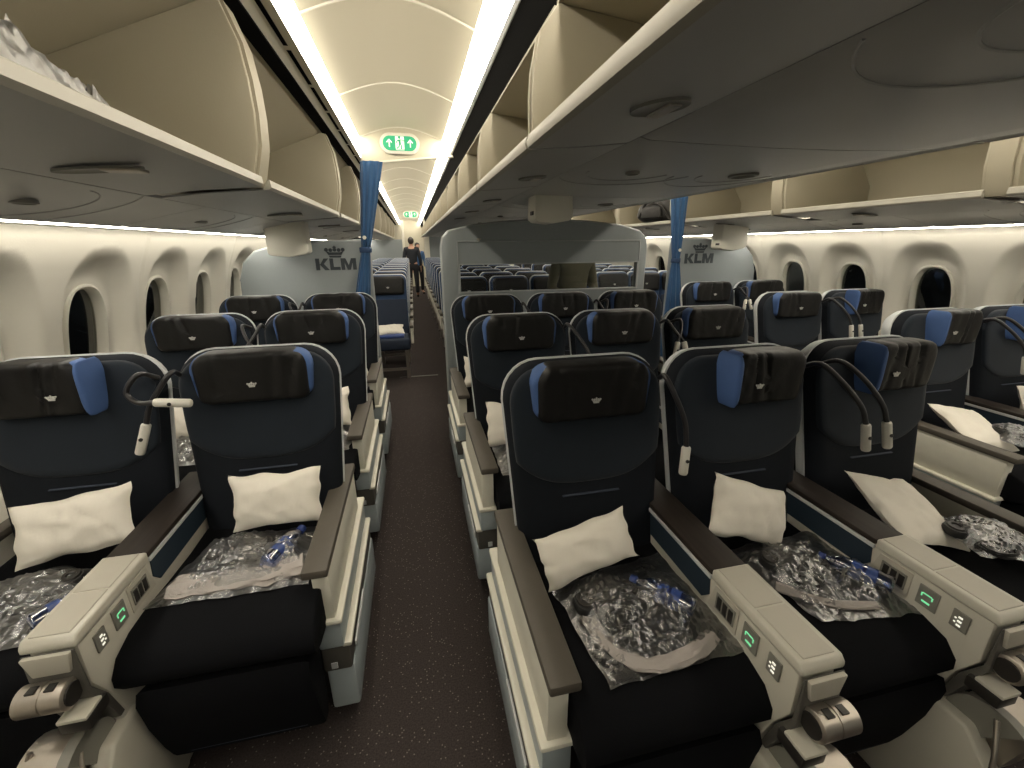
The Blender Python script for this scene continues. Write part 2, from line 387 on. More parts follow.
# ------------------------------------------------------------ overhead bins
def outboard_bins(s, divs, lipz, side):
    ends = [(1.632, 1.85), (1.605, 1.95), (1.598, 2.05), (1.600, 2.15), (1.612, 2.26), (1.655, 2.385), (2.25, 2.15), (2.36, 2.0), (2.36, 1.818), (1.65, 1.818)]
    dz = lipz-1.815
    E_ = [(x*s, z+dz if z < 2 else z) for x, z in ends]
    for i, (a, b) in enumerate(zip(divs, divs[1:])):
        ordn = ['nearest', 'second', 'third', 'fourth', 'fifth', 'sixth', 'seventh', 'eighth', 'ninth', 'tenth', 'eleventh', 'twelfth'][i]
        t = thing('overhead_bin', 'open cream overhead bin above the %s windows, %s along the row' % (side, ordn), 'overhead bin', (0, a, 0), side+' outboard bins')
        L = b-a-.095
        obj('gap_filler', PR([(x-.010*s, z) for x, z in E_], 'y', L, b-a), BIN, t, 40)
        P = [(x*s, z) for x, z in ((1.655, 2.385), (2.25, 2.15), (2.36, 2.0), (2.36, 1.828+dz), (1.66, 1.826+dz))]
        inn = [(x*s, z) for x, z in ((1.66, 2.395), (2.27, 2.16), (2.38, 2.01), (2.38, 1.818+dz), (1.66, 1.816+dz))]
        bm = loft([[(x, yy, z) for x, z in P+inn[::-1]] for yy in (0, L)])
        obj('bin_shell', bm, BIN, t, 40)
        obj('end_panel', PR(E_, 'y', .0, .022, .006), BIN, t, 40)
        obj('end_panel', PR(E_, 'y', L-.022, L, .006), BIN, t, 40)
        lip = loft([[(x*s, yy, z+dz) for x, z in ((1.622, 1.812), (1.612, 1.822), (1.614, 1.846), (1.624, 1.852), (1.640, 1.848), (1.665, 1.82), (1.66, 1.812))] for yy in (0, L)])
        obj('bin_lip', lip, BIN2, t, 40)
        und = loft([[(x*s, yy, z+dz) for x, z in ((1.622, 1.812), (1.70, 1.806), (1.85, 1.795), (2.0, 1.777), (2.0, 1.785), (1.66, 1.815))] for yy in (0, L)])
        obj('underside', und, BINB, t, 40)
        # recessed latch handle under the lip
        if b > 0 and a < 6:
            yc = 1.38-a if (s < 0 and a < 1.38 < b) else L*.62
            h = bmesh.new(); rr = []
            for k in range(24):
                an = 2*PI*k/24; rr.append((.10*math.copysign(abs(math.cos(an))**.8, math.cos(an)), .034*math.sin(an)))
            zc = lambda x: 1.8045+dz-(x-1.62)*.05
            loft([[((1.84+px)*s, yc+py, zc(1.84)-.012+q-(px)*.07) for px, py in [(a_*sc, b_*sc) for a_, b_ in rr]] for sc, q in ((1, .008), (1, .002), (.86, .006))], bm=h)
            ho = obj('latch_handle', h, GREYP, t, 40)
            obj('finger_grip', BX(1.80*s-.03, 1.80*s+.06, yc-.022, yc+.022, zc(1.84)-.012+dz*0, zc(1.84)-.004, .003), METAL, ho)
outboard_bins(-1, [-1.58, .17, 2.0, 3.83, 5.2, 6.9, 8.6, 10.3, 12.0, 13.7, 15.4], 1.815, 'left')
outboard_bins(1, [-.9, .4, 1.71, 3.02, 4.4, 5.7, 7.4, 9.1, 10.8, 12.5, 14.2], 1.80, 'right')

def centre_bins(s):
    side = 'left' if s < 0 else 'right'
    dz = 0 if s < 0 else .07
    divs = [-1.5, -.65, .28, 1.22, 2.13, 3.02, 3.9, 4.8, 5.7, 6.6, 7.5, 8.4, 9.3, 10.2, 11.1, 12.0, 12.9, 13.8]
    ordn = ['hindmost', 'second', 'third', 'fourth', 'fifth', 'sixth', 'seventh', 'eighth', 'ninth', 'tenth', 'eleventh', 'twelfth', 'thirteenth', 'fourteenth', 'fifteenth', 'sixteenth', 'seventeenth', 'eighteenth']
    E_ = [(x*s, z+dz) for x, z in ((.774, 1.848), (.775, 1.95), (.772, 2.01), (.755, 2.087), (.712, 2.144), (.468, 2.117), (.16, 2.08), (.16, 1.882), (.755, 1.868))]
    for i, (a, b) in enumerate(zip(divs, divs[1:])):
        if s > 0 and a > 6: continue
        t = thing('centre_bin', 'open cream centre bin facing the %s aisle, %s from the viewer' % (side, ['closest', 'nearest'][i] if i < 2 else ordn[i-1]), 'overhead bin', (0, a, 0), 'centre bins facing the %s aisle' % side)
        L = b-a-.018
        P = [(x*s, z+dz) for x, z in ((.712, 2.144), (.468, 2.117), (.16, 2.08), (.16, 1.890), (.76, 1.870))]
        inn = [(x*s, z+dz) for x, z in ((.712, 2.152), (.468, 2.126), (.15, 2.09), (.15, 1.880), (.76, 1.862))]
        obj('bin_shell', loft([[(x, yy, z) for x, z in P+inn[::-1]] for yy in (0, L)]), BIN, t, 40)
        obj('end_panel', PR(E_, 'y', 0, .016, .005), BIN, t, 40)
        obj('end_panel', PR(E_, 'y', L-.016, L, .005), BIN, t, 40)
        lip = loft([[(x*s, yy, z+dz) for x, z in ((.765, 1.836), (.782, 1.838), (.786, 1.850), (.780, 1.868), (.766, 1.868), (.755, 1.85))] for yy in (0, L)])
        obj('bin_lip', lip, BIN2, t, 40)
        und = loft([[(x*s, yy, z+dz) for x, z in ((.768, 1.8365), (.64, 1.846), (.503, 1.860), (.503, 1.868), (.755, 1.85))] for yy in (0, L)])
        obj('underside', und, BINB, t, 40)
        if i in (2, 3, 4, 5, 6):
            yc = L*.62; h = bmesh.new()
            rr = [(.055*math.cos(2*PI*k/24), .034*math.sin(2*PI*k/24)) for k in range(24)]
            loft([[((.615+px)*s, yc+py*1.6, 1.8485+dz+q-px*.1) for px, py in [(u*sc, v*sc) for u, v in rr]] for sc, q in ((1, 0), (1, -.006), (.8, -.003))], bm=h)
            ho = obj('latch_handle', h, GREYP, t, 40)
            obj('finger_grip', BX(.60*s-.014, .60*s+.014, yc-.03, yc+.055, 1.8405+dz, 1.8455+dz, .002), METAL, ho)
        obj('support_bracket', PR([(.60*s, 2.13+dz), (.70*s, 2.14+dz), (.645*s, 2.20+dz), (.61*s, 2.22+dz)], 'y', -.008, .008), BROWNG, t)
centre_bins(-1); centre_bins(1)

# service panels below the bins
def psu(profile, divs, nm, lab, holes):
    for i, (a, b) in enumerate(zip(divs, divs[1:])):
        t = thing('service_panel', lab % ['nearest', 'second', 'third', 'fourth', 'fifth', 'sixth', 'seventh', 'eighth', 'ninth', 'tenth', 'eleventh', 'twelfth'][i], 'service panel', (0, a, 0), nm)
        up = [(x, z+.012) for x, z in profile]
        PS = sorted(profile); lo, hi = PS[0][0], PS[-1][0]
        def zp(x_):
            for (xa, za), (xb, zb) in zip(PS, PS[1:]):
                if xa <= x_ <= xb: return za+(zb-za)*(x_-xa)/max(1e-6, xb-xa)
            return PS[0][1]
        obj('panel', loft([[(x, yy, z) for x, z in profile+up[::-1]] for yy in (.0, b-a-.006)]), PSUM, t, 40)
        for hx, hz, r in holes:
            for yc in ((b-a)*.35,):
                bm = bmesh.new()
                for rr, z0 in ((r, 0), ):
                    loft([[(hx+q*math.cos(2*PI*k/20), yc+q*1.25*math.sin(2*PI*k/20), hz+dz) for k in range(20)] for q, dz in ((rr, .004), (rr, -.006), (rr*.8, -.008), (rr*.72, .002), (rr*.2, .002))], False, True, bm=bm)
                obj('reading_lamp_bezel', bm, GREYP, t, 40)
            bm = bmesh.new()      # moulded arcs of the light and vent pods
            for q in (.16, .27):
                pts = [(hx+(q*math.cos(a_)), (b-a)*.35+q*1.3*math.sin(a_)) for a_ in [PI*.05+PI*.9*k/30 for k in range(31)]]
                pts = [(x_, y_, zp(x_)) for x_, y_ in pts if lo+.01 < x_ < hi-.01]
                tube(pts, .003, 5, bm)
            obj('moulded_rib', bm, BINB, t, 40)
psu([(-2.005, 1.776), (-2.15, 1.745), (-2.355, 1.697), (-2.362, 1.690), (-2.364, 1.70)], [-1.58, .1, 1.25, 2.4, 3.55, 4.7, 5.9, 7.4, 9.0], 'left service panels', 'grey service panel above the left windows, %s along the row', [(-2.2, 1.733, .03)])
psu([(2.005, 1.762), (2.15, 1.74), (2.355, 1.70), (2.362, 1.692), (2.364, 1.70)], [-.9, .1, 1.25, 2.4, 3.55, 4.7, 5.9, 7.4, 9.0], 'right service panels', 'grey service panel above the right windows, %s along the row', [(2.2, 1.73, .03)])
psu([(-.496, 1.862), (-.47, 1.856), (-.35, 1.853), (-.1, 1.850), (.15, 1.852), (.35, 1.858), (.47, 1.866), (.50, 1.890)], [-1.58, -.1, 1.15, 2.45, 3.7, 4.95, 6.2, 7.45, 8.7, 10.0, 11.3, 12.6, 13.8], 'centre service panels', 'wide grey service panel under the centre bins, %s from the viewer', [(.19, 1.852, .05), (-.28, 1.850, .025)])

# ------------------------------------------------------------ housings hanging under the bins
def housing(x0, x1, y, zt, zb, lab, tap):
    t = thing('monitor_housing', lab, 'housing', (0, y, 0), 'housings under the bins')
    P = [(x0+.004, zt), (x1-.004, zt), (x1, zb+.03), (x1-.02, zb+.012), ((x0+x1)/2, zb+tap), (x0+.02, zb+.004), (x0, zb+.02)]
    obj('housing_shell', PR(P, 'y', 0, .16, .006), TRIMW, t, 40)
    obj('side_clip', BX(x0-.006, x0+.004, .03, .08, zb+.04, zb+.06), DARKM, t)
housing(-2.20, -1.90, 3.86, 1.79, 1.53, 'cream housing hanging under the left bins before the partition', -.01)
housing(-.425, -.205, 2.42, 1.862, 1.715, 'cream housing hanging under the centre bins', -.004)
housing(1.86, 2.15, 3.86, 1.78, 1.54, 'cream housing hanging under the right bins before the partition', -.01)

# ------------------------------------------------------------ premium seats
def build_shell():
    P = outline(.279, .240, .42, 1.250, .125, .05)
    return layered(P, [(.060, .135), (.040, .122), (.012, .085), (.002, .056), (.001, .047), (.02, .044)], lean)
def build_back():
    P = outline(.272, .233, .44, 1.244, .120, .05)
    return layered(P, [(.0, .050), (.0, .022), (.010, .006), (.028, -.004), (.05, -.008)], lean)
def build_pad():
    """upper back pad with a curved lower seam"""
    n = 24; hw = .262; P = []
    top = outline(.258, .258, 1.0, 1.232, .108, .01)
    P = top[:16]
    low = []
    for k in range(n+1):
        u = -1+2*k/n; low.append((u*.246, .852+.085*abs(u)**3.2))
    side = [(-.254, 1.03), (-.251, .98)]; side2 = [(.251, .98), (.254, 1.03)]
    # order: right top ... left top, left side, low, right side
    P = P + side + low + side2
    return layered(P, [(0, .004), (0, -.008), (.004, -.013), (.012, -.017), (.03, -.019)], lean)
def radial(P, cx, cz, layers, bm=None):
    """rings of an (x,z) outline scaled about its centre: layers of (scale, y)"""
    return loft([[(cx+(x-cx)*k, y, cz+(z-cz)*k) for x, z in P] for k, y in layers], bm=bm)
def build_headcore():
    P = outline(.197, .190, 1.078, 1.250, .062, .035)
    return radial(P, 0, 1.157, [(.97, .09), (1, .085), (1, .035), (.985, .024), (.95, .018)])
def build_headcover(seed):
    P = outline(.184, .181, 1.072, 1.253, .055, .03, 9); Q = []
    for i, p in enumerate(P):
        q = P[(i+1) % len(P)]; Q.append(p); m = int(math.hypot(q[0]-p[0], q[1]-p[1])/.012)
        for k in range(1, m): Q.append((p[0]+(q[0]-p[0])*k/m, p[1]+(q[1]-p[1])*k/m))
    bm = radial(Q, 0, 1.157, [(.985, .09), (1, .075), (1, .026), (.99, .016), (.965, .008), (.93, .004), (.87, .001), (.8, 0), (.72, 0), (.63, 0), (.54, 0), (.45, 0), (.36, 0), (.27, 0), (.18, 0), (.09, 0)])
    for v in bm.verts:
        x, z = v.co.x, v.co.z; f = min(1, max(0, (.06-v.co.y)/.04))
        r = 0
        for cx, wd, am in ((math.sin(seed*5)*.12+.03, .010, .011), (math.sin(seed*9+1)*.13-.04, .007, .008), (math.sin(seed*3+2)*.09, .012, .006), (math.sin(seed*4+4)*.15, .006, .006)):
            xx = x-cx-(z-1.15)*.25*math.sin(seed*7+cx*20); r += am*math.exp(-(xx/wd)**2)*(.35+.65*min(1, max(0, (z-1.06)/.15)))
        if abs(x) > .022 or abs(z-1.14) > .022: v.co.y += f*(r - .003*noise.noise(Vector((x*16, z*10, seed))))
        if z > 1.22: v.co.z += .003*noise.noise(Vector((x*18, 0, seed)))
    return bm
def build_cushion():
    """seat cushion: side profile (y,z) lofted across x with rounded sides"""
    prof = [(.00, .50), (-.02, .60), (-.16, .598), (-.30, .606), (-.42, .618), (-.50, .616), (-.56, .598), (-.592, .560), (-.594, .530), (-.575, .50), (-.53, .485), (-.30, .45), (0, .45)]
    rings = []
    cy_, cz_ = -.30, .52
    for x, s in ((-.242, .90), (-.239, .955), (-.232, .985), (-.205, 1.0), (-.1, 1.004), (0, 1.006), (.1, 1.004), (.205, 1.0), (.226, .985), (.235, .955), (.238, .90)):
        rings.append([(x, cy_+(y-cy_)*(.985+.015*s) if s < 1 else y, cz_+(z-cz_)*s - (.004 if abs(x) < .12 and z > .55 else 0)) for y, z in prof])
    return loft(rings)
def build_legrest():
    prof = [(-.53, .47), (-.585, .49), (-.60, .46), (-.585, .35), (-.555, .23), (-.535, .17), (-.50, .165), (-.48, .22), (-.47, .45)]
    rings = [[(x, -.53+(y+.53)*s, .32+(z-.32)*s) for y, z in prof] for x, s in ((-.212, .94), (-.204, .99), (-.18, 1), (.18, 1), (.204, .99), (.212, .94))]
    return loft(rings)
def build_base():
    bm = BX(-.20, -.15, -.30, .08, .0, .46, .008)
    box(bm, .15, .20, -.30, .08, .0, .46, .008); box(bm, -.2, .2, -.28, -.23, .12, .17, .005); box(bm, -.24, .24, -.36, .02, .40, .455, .01)
    return bm
meshes = {}
def seat(name, label, x, y, lights, group, shift=0, seed=0.0, row=1, arrow=None):
    t = thing(name, label, 'seat', (x, y, 0), group)
    parts = [('back_shell', build_shell, SHELL, None), ('backrest', build_back, NAVY2, None), ('upper_back_pad', build_pad, NAVY, 'backrest'),
             ('seat_cushion', build_cushion, BLACK, None), ('legrest', build_legrest, BLACK, None), ('seat_frame', build_base, DARKM, None)]
    made = {}
    for nm, fn, m, par in parts:
        if nm not in meshes:
            o = obj(nm, fn(), m, t, 50 if nm != 'seat_frame' else 30); meshes[nm] = o.data
        else:
            o = bpy.data.objects.new(nm, meshes[nm]); C.objects.link(o)
        o.parent = made[par] if par else t
        made[nm] = o
    if 'legp' not in meshes:
        o = obj('piping', BX(-.16, .16, -.5415, -.5355, .186, .190, .001), PIPE, made['legrest']); meshes['legp'] = o.data
    else:
        o = bpy.data.objects.new('piping', meshes['legp']); C.objects.link(o); o.parent = made['legrest']
    if 'slot' not in meshes:
        o = obj('piping', BX(-.10, .10, -.006, .004, .811, .8155, .0015), PIPE, made['backrest']); meshes['slot'] = o.data
    else:
        o = bpy.data.objects.new('piping', meshes['slot']); C.objects.link(o); o.parent = made['backrest']
    if 'core' not in meshes:
        hc = obj('headrest', build_headcore(), BLUEF, t, 50); meshes['core'] = hc.data
    else:
        hc = bpy.data.objects.new('headrest', meshes['core']); C.objects.link(hc); hc.parent = t
    if arrow:
        k = 'corew%d' % arrow
        if k not in meshes:
            b = build_headcore(); bmesh.ops.transform(b, matrix=Matrix.Translation((arrow*.047, 0, 0)) @ Matrix.Scale(.75, 4, (1, 0, 0)), verts=b.verts[:]); q = obj('t', b, BLUEF, None, 50); meshes[k] = q.data; bpy.data.objects.remove(q)
            b = bmesh.new(); P = [(.011*math.cos(a_), 1.165+.092*math.copysign(abs(math.sin(a_))**.45, math.sin(a_))) for a_ in [2*PI*j/32 for j in range(32)]]
            loft([[(-arrow*.106+x*k_+(-arrow)*y_*.10, y_, 1.157+(z-1.157)*k_) for x, z in P] for k_, y_ in ((.9, .07), (1, .06), (1, -.006), (.95, -.020), (.82, -.027), (.5, -.030))], bm=b)
            q = obj('t', b, BLUEF, None, 50); meshes[k+'s'] = q.data; bpy.data.objects.remove(q)
        hc.data = meshes[k]
        wg = bpy.data.objects.new('headrest_wing', meshes[k+'s']); C.objects.link(wg); wg.parent = hc; wg['label'] = 'blue side wing folded forward'
    hc.location = (shift, 0, 0); hc['label'] = 'blue fabric headrest with a black cover'
    key = 'cov%d_%s' % (int(seed), arrow)
    if key not in meshes:
        b = build_headcover(seed*1.7)
        if arrow: bmesh.ops.transform(b, matrix=Matrix.Translation((arrow*.050, 0, 0)) @ Matrix.Scale(.74, 4, (1, 0, 0)), verts=b.verts[:])
        cv = obj('headrest_cover', b, LEATHER, hc, 50); meshes[key] = cv.data
    else:
        cv = bpy.data.objects.new('headrest_cover', meshes[key]); C.objects.link(cv); cv.parent = hc
    if 'crown' not in meshes:
        b = bmesh.new(); crown(b, .030, 0, -.0015, 1.140, .002); em = obj('crown_badge', b, SILV, hc); meshes['crown'] = em.data
    else:
        em = bpy.data.objects.new('crown_badge', meshes['crown']); C.objects.link(em); em.parent = hc
    off = .05
    for kind in lights:
        s = 1 if kind[0] == 'R' else -1
        if kind == 'Rcurl': pts = [(.268, .03, 1.165), (.272, -.06, 1.203), (.252, -.08, 1.19), (.232, -.09, 1.15), (.262, -.10, 1.118), (.315, -.11, 1.118)]; end = (.425, -.12, 1.110)
        elif kind == 'Lcross': pts = [(-.25, .03, 1.17), (-.225, -.07, 1.205), (-.26, -.09, 1.16), (-.298, -.10, 1.10), (-.315, -.11, 1.045)]; end = (-.350, -.125, .945)
        elif kind == 'Rlong': pts = [(.262, .03, 1.17), (.25, -.05, 1.20), (.285, -.11, 1.15), (.322, -.16, 1.08), (.337, -.18, 1.02)]; end = (.352, -.19, .925)
        elif kind == 'Llong': pts = [(-.262, .03, 1.17), (-.255, -.05, 1.205), (-.21, -.11, 1.155), (-.172, -.16, 1.08), (-.158, -.18, 1.02)]; end = (-.138, -.19, .925)
        elif kind == 'Rdrop': pts = [(.262, .03, 1.17), (.23, -.05, 1.20), (.255, -.08, 1.14), (.285, -.10, 1.06), (.295, -.11, .975)]; end = (.288, -.12, .88)
        else: pts = [(s*.262, .03, 1.17), (s*.25, -.05, 1.195), (s*.27, -.10, 1.15), (s*.31, -.14, 1.09)]; end = (s*.33, -.16, 1.0)
        pts = [(a_, b_+off, c_) for a_, b_, c_ in pts]; end = (end[0], end[1]+off, end[2])
        key = 'st'+kind
        if key not in meshes:
            st = obj('reading_light_stalk', tube(spline(pts, 6), .0085, 10), STALK, t, 60); meshes[key] = st.data
            a, b_ = Vector(pts[-1]), Vector(end); d = (b_-a)
            lm = obj('reading_lamp', tube([a-d*.02, a, a+d*.04, a+d*.93, a+d*.98, b_], [.009, .013, .0145, .0145, .012, .006], 12), LAMPM, st, 50); meshes[key+'l'] = lm.data
            m_ = a+d*.45; side_ = Vector((0, -1, 0))
            bt = obj('lamp_switch', tube([m_+side_*.012, m_+side_*.0175], .006, 10), DARKM, st); meshes[key+'b'] = bt.data
        else:
            st = bpy.data.objects.new('reading_light_stalk', meshes[key]); C.objects.link(st); st.parent = t
            lm = bpy.data.objects.new('reading_lamp', meshes[key+'l']); C.objects.link(lm); lm.parent = st
            bt = bpy.data.objects.new('lamp_switch', meshes[key+'b']); C.objects.link(bt); bt.parent = st
        lm['label'] = 'pale cylindrical reading lamp'
    return t

XL, XC, XR = [-2.266, -1.677], [-.570, 0.008, .590], [1.677, 2.256]
YL, YC, YR = 1.603, 1.167, 1.683
PITCH_Y = .965
rows = ['front', 'second', 'last']
seeds = {}
lt = {('L', 0, 0): ['Rcurl'], ('L', 0, 1): ['Lcross'], ('C', 0, 0): ['Rdrop'], ('C', 0, 1): ['Rlong'], ('C', 0, 2): ['Llong'], ('R', 0, 0): ['Rlong'], ('R', 0, 1): ['Llong'],
      ('L', 1, 0): ['R'], ('L', 1, 1): ['L'], ('C', 1, 0): ['Rlong'], ('C', 1, 1): ['R'], ('C', 1, 2): ['L'], ('R', 1, 0): ['Rlong'], ('R', 1, 1): ['Llong'],
      ('L', 2, 0): ['R'], ('L', 2, 1): ['L'], ('C', 2, 0): ['R'], ('C', 2, 1): ['R'], ('C', 2, 2): ['L'], ('R', 2, 0): ['R'], ('R', 2, 1): ['L']}
n = 0
SEATS = []
for blk, xs, y0, bn, pn in (('L', XL, YL, 'left', ['window', 'aisle']), ('C', XC, YC, 'centre', ['left aisle', 'middle', 'right aisle']), ('R', XR, YR, 'right', ['aisle', 'window'])):
    for r in range(3):
        for i, x in enumerate(xs):
            l = lt[(blk, r, i)]
            sh = .012 if blk == 'C' and r == 0 and i else 0
            ar = {('C', 0, 1): 1, ('C', 0, 2): 1, ('R', 0, 0): 1, ('R', 0, 1): 1, ('L', 0, 0): -1, ('R', 1, 1): 1}.get((blk, r, i))
            seat('premium_seat', 'navy premium seat with black headrest cover, %s seat in %s row of %s block' % (pn[i], rows[r], bn), x, y0+PITCH_Y*r, l, 'navy premium seats', sh, n % 5, r, ar)
            n += 1; SEATS.append((blk, r, i, x, y0+PITCH_Y*r, pn[i], bn))

# ------------------------------------------------------------ shared consoles between seats
def console_proto(m=1):
    mx = lambda a, b: sorted((a*m, b*m))
    t = thing('seat_console', '', 'seat console', (0, 0, 0), 'consoles between premium seats')
    hw = .052
    side = [(-.63, .742), (-.632, .60), (-.60, .53), (-.575, .44), (-.60, .405), (-.70, .30), (-.735, .18), (-.735, .0), (-.30, .0), (-.34, .30), (-.10, .36), (.16, .42), (.16, .742)]
    side = [(y, z if z < .7 else .735) for y, z in side]
    obj('console_body', PR(side, 'x', -hw+.004, hw-.004, .006), CREAM, t, 40)
    # cap over the front half, with two lids
    cap = PR([(-.642, .722), (-.642, .738), (-.630, .752), (-.345, .752), (-.345, .722)], 'x', -hw-.004, hw+.004, .006, 3)
    c = obj('console_cap', cap, CREAM, t, 40)
    obj('lid', BX(-hw+.010, hw-.012, -.485, -.352, .750, .7545, .002), CREAM2, c)
    obj('lid', BX(-hw+.010, hw-.012, -.625, -.490, .750, .7545, .002), CREAM2, c)
    obj('wood_top', BX(-hw-.002, hw+.002, -.343, .17, .728, .747, .005), WOOD, t, 40)
    obj('metal_edge', box(BX(-hw-.005, -hw+.002, -.343, .165, .716, .728, .002), hw-.002, hw+.005, -.343, .165, .716, .728, .002), SHELL, t)
    for s in (-1, 1):
        p = obj('side_padding', PR([(-.342, .662), (-.335, .718), (.13, .718), (.13, .632), (-.315, .632)], 'x', s*(hw-.001), s*(hw-.006), 0), TEAL, t)
        r = obj('remote_recess', PR([(-.452, .632), (-.452, .712), (-.362, .712), (-.340, .632)], 'x', s*(hw-.004), s*(hw-.0015)), CREAM2, t)
        obj('remote_control', PR([(-.442, .648), (-.442, .698), (-.372, .698), (-.372, .648)], 'x', s*(hw-.0015), s*(hw+.002), .001), GREYP, t)
        for k in range(3): obj('remote_button', BX(*sorted((s*(hw+.001), s*(hw+.0035))), -.438+.0215*k, -.422+.0215*k, .654, .692, .001), DARKM, t)
        g = obj('seat_control', PR([(-.523, .642), (-.523, .703), (-.473, .703), (-.473, .642)], 'x', s*(hw-.004), s*(hw+.001), .002), GREYP, t)
        b = bmesh.new()
        box(b, *sorted((s*hw, s*(hw+.0022))), -.508, -.486, .681, .684); box(b, *sorted((s*hw, s*(hw+.0022))), -.511, -.508, .672, .682); box(b, *sorted((s*hw, s*(hw+.0022))), -.486, -.483, .672, .682)
        box(b, *sorted((s*hw, s*(hw+.0022))), -.507, -.488, .656, .661)
        obj('indicator', b, GREEN_L, g)
        g = obj('light_control', PR([(-.592, .645), (-.592, .697), (-.554, .697), (-.554, .645)], 'x', s*(hw-.004), s*(hw+.001), .002), GREYP, t)
        b = bmesh.new()
        for k in range(3): box(b, *sorted((s*hw, s*(hw+.0022))), -.578, -.569, .655+.012*k, .660+.012*k)
        for k in range(2): box(b, *sorted((s*hw, s*(hw+.0022))), -.566, -.562, .661+.012*k, .665+.012*k)
        obj('indicator', b, WHITE_L, g)
    # dark frame and front face
    obj('front_frame', PR([(-.643, .722), (-.640, .60), (-.606, .535), (-.582, .44), (-.60, .44), (-.63, .53), (-.668+.015, .60), (-.648, .722)], 'x', -hw, hw, .003), BROWNG, t, 40)
    obj('front_panel', PR([(-hw+.004, .722), (hw-.004, .722), (hw-.014, .668), (-hw+.016, .668)], 'y', -.658, -.646, .003), CREAM2, t, 40)
    # screen arm joint: ribbed metal barrel, lever box, lower drum
    def ybar(cy_, cz_, r, a0, a1, x0, x1, thick=None, n_=16):
        P = [(cy_+r*math.cos(a0+(a1-a0)*k/n_), cz_+r*math.sin(a0+(a1-a0)*k/n_)) for k in range(n_+1)]
        if thick: P += [(cy_+(r-thick)*math.cos(a1+(a0-a1)*k/n_), cz_+(r-thick)*math.sin(a1+(a0-a1)*k/n_)) for k in range(n_+1)]
        return PR(P, 'x', x0, x1)
    j = obj('screen_arm_joint', tube([(m*x_, -.672, .622) for x_ in (-hw-.006, -hw-.004, -.009, -.0085, -.0065, -.006, hw-.017, hw-.014)], [.030, .034, .034, .032, .032, .034, .034, .030], 28), METAL, t, 50)
    for k in (-.026*m, .010*m): obj('joint_slot', BX(k-.009, k+.009, -.688, -.668, .653, .658, .001), DARKM, j)
    obj('joint_core', PR([(-.672+.026*math.cos(k*PI/8), .622+.026*math.sin(k*PI/8)) for k in range(16)], 'x', *mx(hw-.02, hw-.010)), DARKM, j)
    a_, b_ = mx(.002, .066); l = obj('table_latch', BX(a_, b_, -.695, -.625, .525, .560, .006), DARKM, t, 40)
    obj('latch_cap', BX(a_+.002, b_-.002, -.697, -.64, .558, .568, .003), CREAM, l, 40)
    obj('stowed_table_arm', ybar(-.685, .405, .088, -PI*.6, PI*.75, *mx(-hw-.025, hw-.045)), METAL, t, 40)
    obj('arm_cover', ybar(-.685, .405, .093, -PI*.3, PI*.7, *mx(hw-.045, hw-.020)), GREYP, t, 40)
    b = tube(spline([(-.06, -.70, .50), (-.085, -.73, .42), (-.09, -.74, .34), (-.06, -.745, .26)], 6), .006, 8)
    tube(spline([(.03, -.70, .47), (.045, -.74, .40), (.04, -.755, .30)], 6), .005, 8, b)
    obj('bracket_wire', b, METAL, t, 60)
    # flared foot shroud
    obj('foot_shroud', PR([(-.66, .42), (-.755, .30), (-.79, .16), (-.79, .02), (-.45, .02), (-.47, .30), (-.55, .42)], 'x', *mx(.012, hw+.012), .01), CREAM, t, 40)
    return t
cp1 = console_proto(1); cp0 = console_proto(-1)
first = True
for blk, xs, y0, bn in (('L', [-1.973], YL, 'left'), ('C', [-.300, .262], YC, 'centre'), ('R', [1.9665], YR, 'right')):
    for r in range(3):
        for i, x in enumerate(xs):
            what = {'L': 'the two seats', 'R': 'the two seats', 'C': ['the left and middle seats', 'the middle and right seats'][i]}[blk]
            lab = 'cream and dark wood console between %s, %s row of %s block' % (what, rows[r], bn)
            src = cp1 if blk == 'L' else cp0
            if not src['label']: src.location = (x, y0+PITCH_Y*r, 0); src['label'] = lab
            else: dup(src, (x, y0+PITCH_Y*r, 0), lab)

# aisle armrests (built with the aisle on +x, mirrored through rotation-free mirrored copies)
def armrest(sgn):
    """sgn=+1: the aisle lies towards +x"""
    t = thing('aisle_armrest', '', 'armrest', (0, 0, 0), 'aisle armrests')
    q = lambda *xs: sorted(x*sgn for x in xs)
    def bx(x0, x1, *a, **k): x0, x1 = q(x0, x1); return BX(x0, x1, *a, **k)
    obj('arm_pad', bx(-.040, .034, -.530, .14, .672, .700, .006), ARM, t, 40)
    obj('arm_panel', bx(-.022, .028, -.500, .12, .490, .676, .004), IVORY, t, 40)
    obj('step_tray', bx(-.040, .048, -.515, .20, .476, .494, .008), IVORY, t, 40)
    obj('upper_side_box', bx(-.036, .040, -.50, .20, .37, .482, .008), BGREY, t, 40)
    obj('step_rim', bx(.030, .062, -.495, .20, .362, .380, .007), IVORY, t, 40)
    obj('mid_band', bx(-.036, .052, -.488, .20, .262, .368, .008), BROWNG, t, 40)
    obj('lower_side_box', bx(-.032, .058, -.480, .20, .085, .270, .010), BGREY, t, 40)
    x0, x1 = q(-.012, .008); obj('call_plate', BX(x0, x1, -.4905, -.486, .275, .30, .001), SHELL, t)
    x0, x1 = q(.058, .066); obj('grab_handle', BX(x0, x1, -.44, -.20, .30, .325, .003), SHELL, t, 40)
    x0, x1 = q(-.03, .03); obj('foot', BX(x0, x1, -.30, .05, .0, .09, .004), DARKM, t)
    return t
aR, aL = armrest(1), armrest(-1)
used = set()
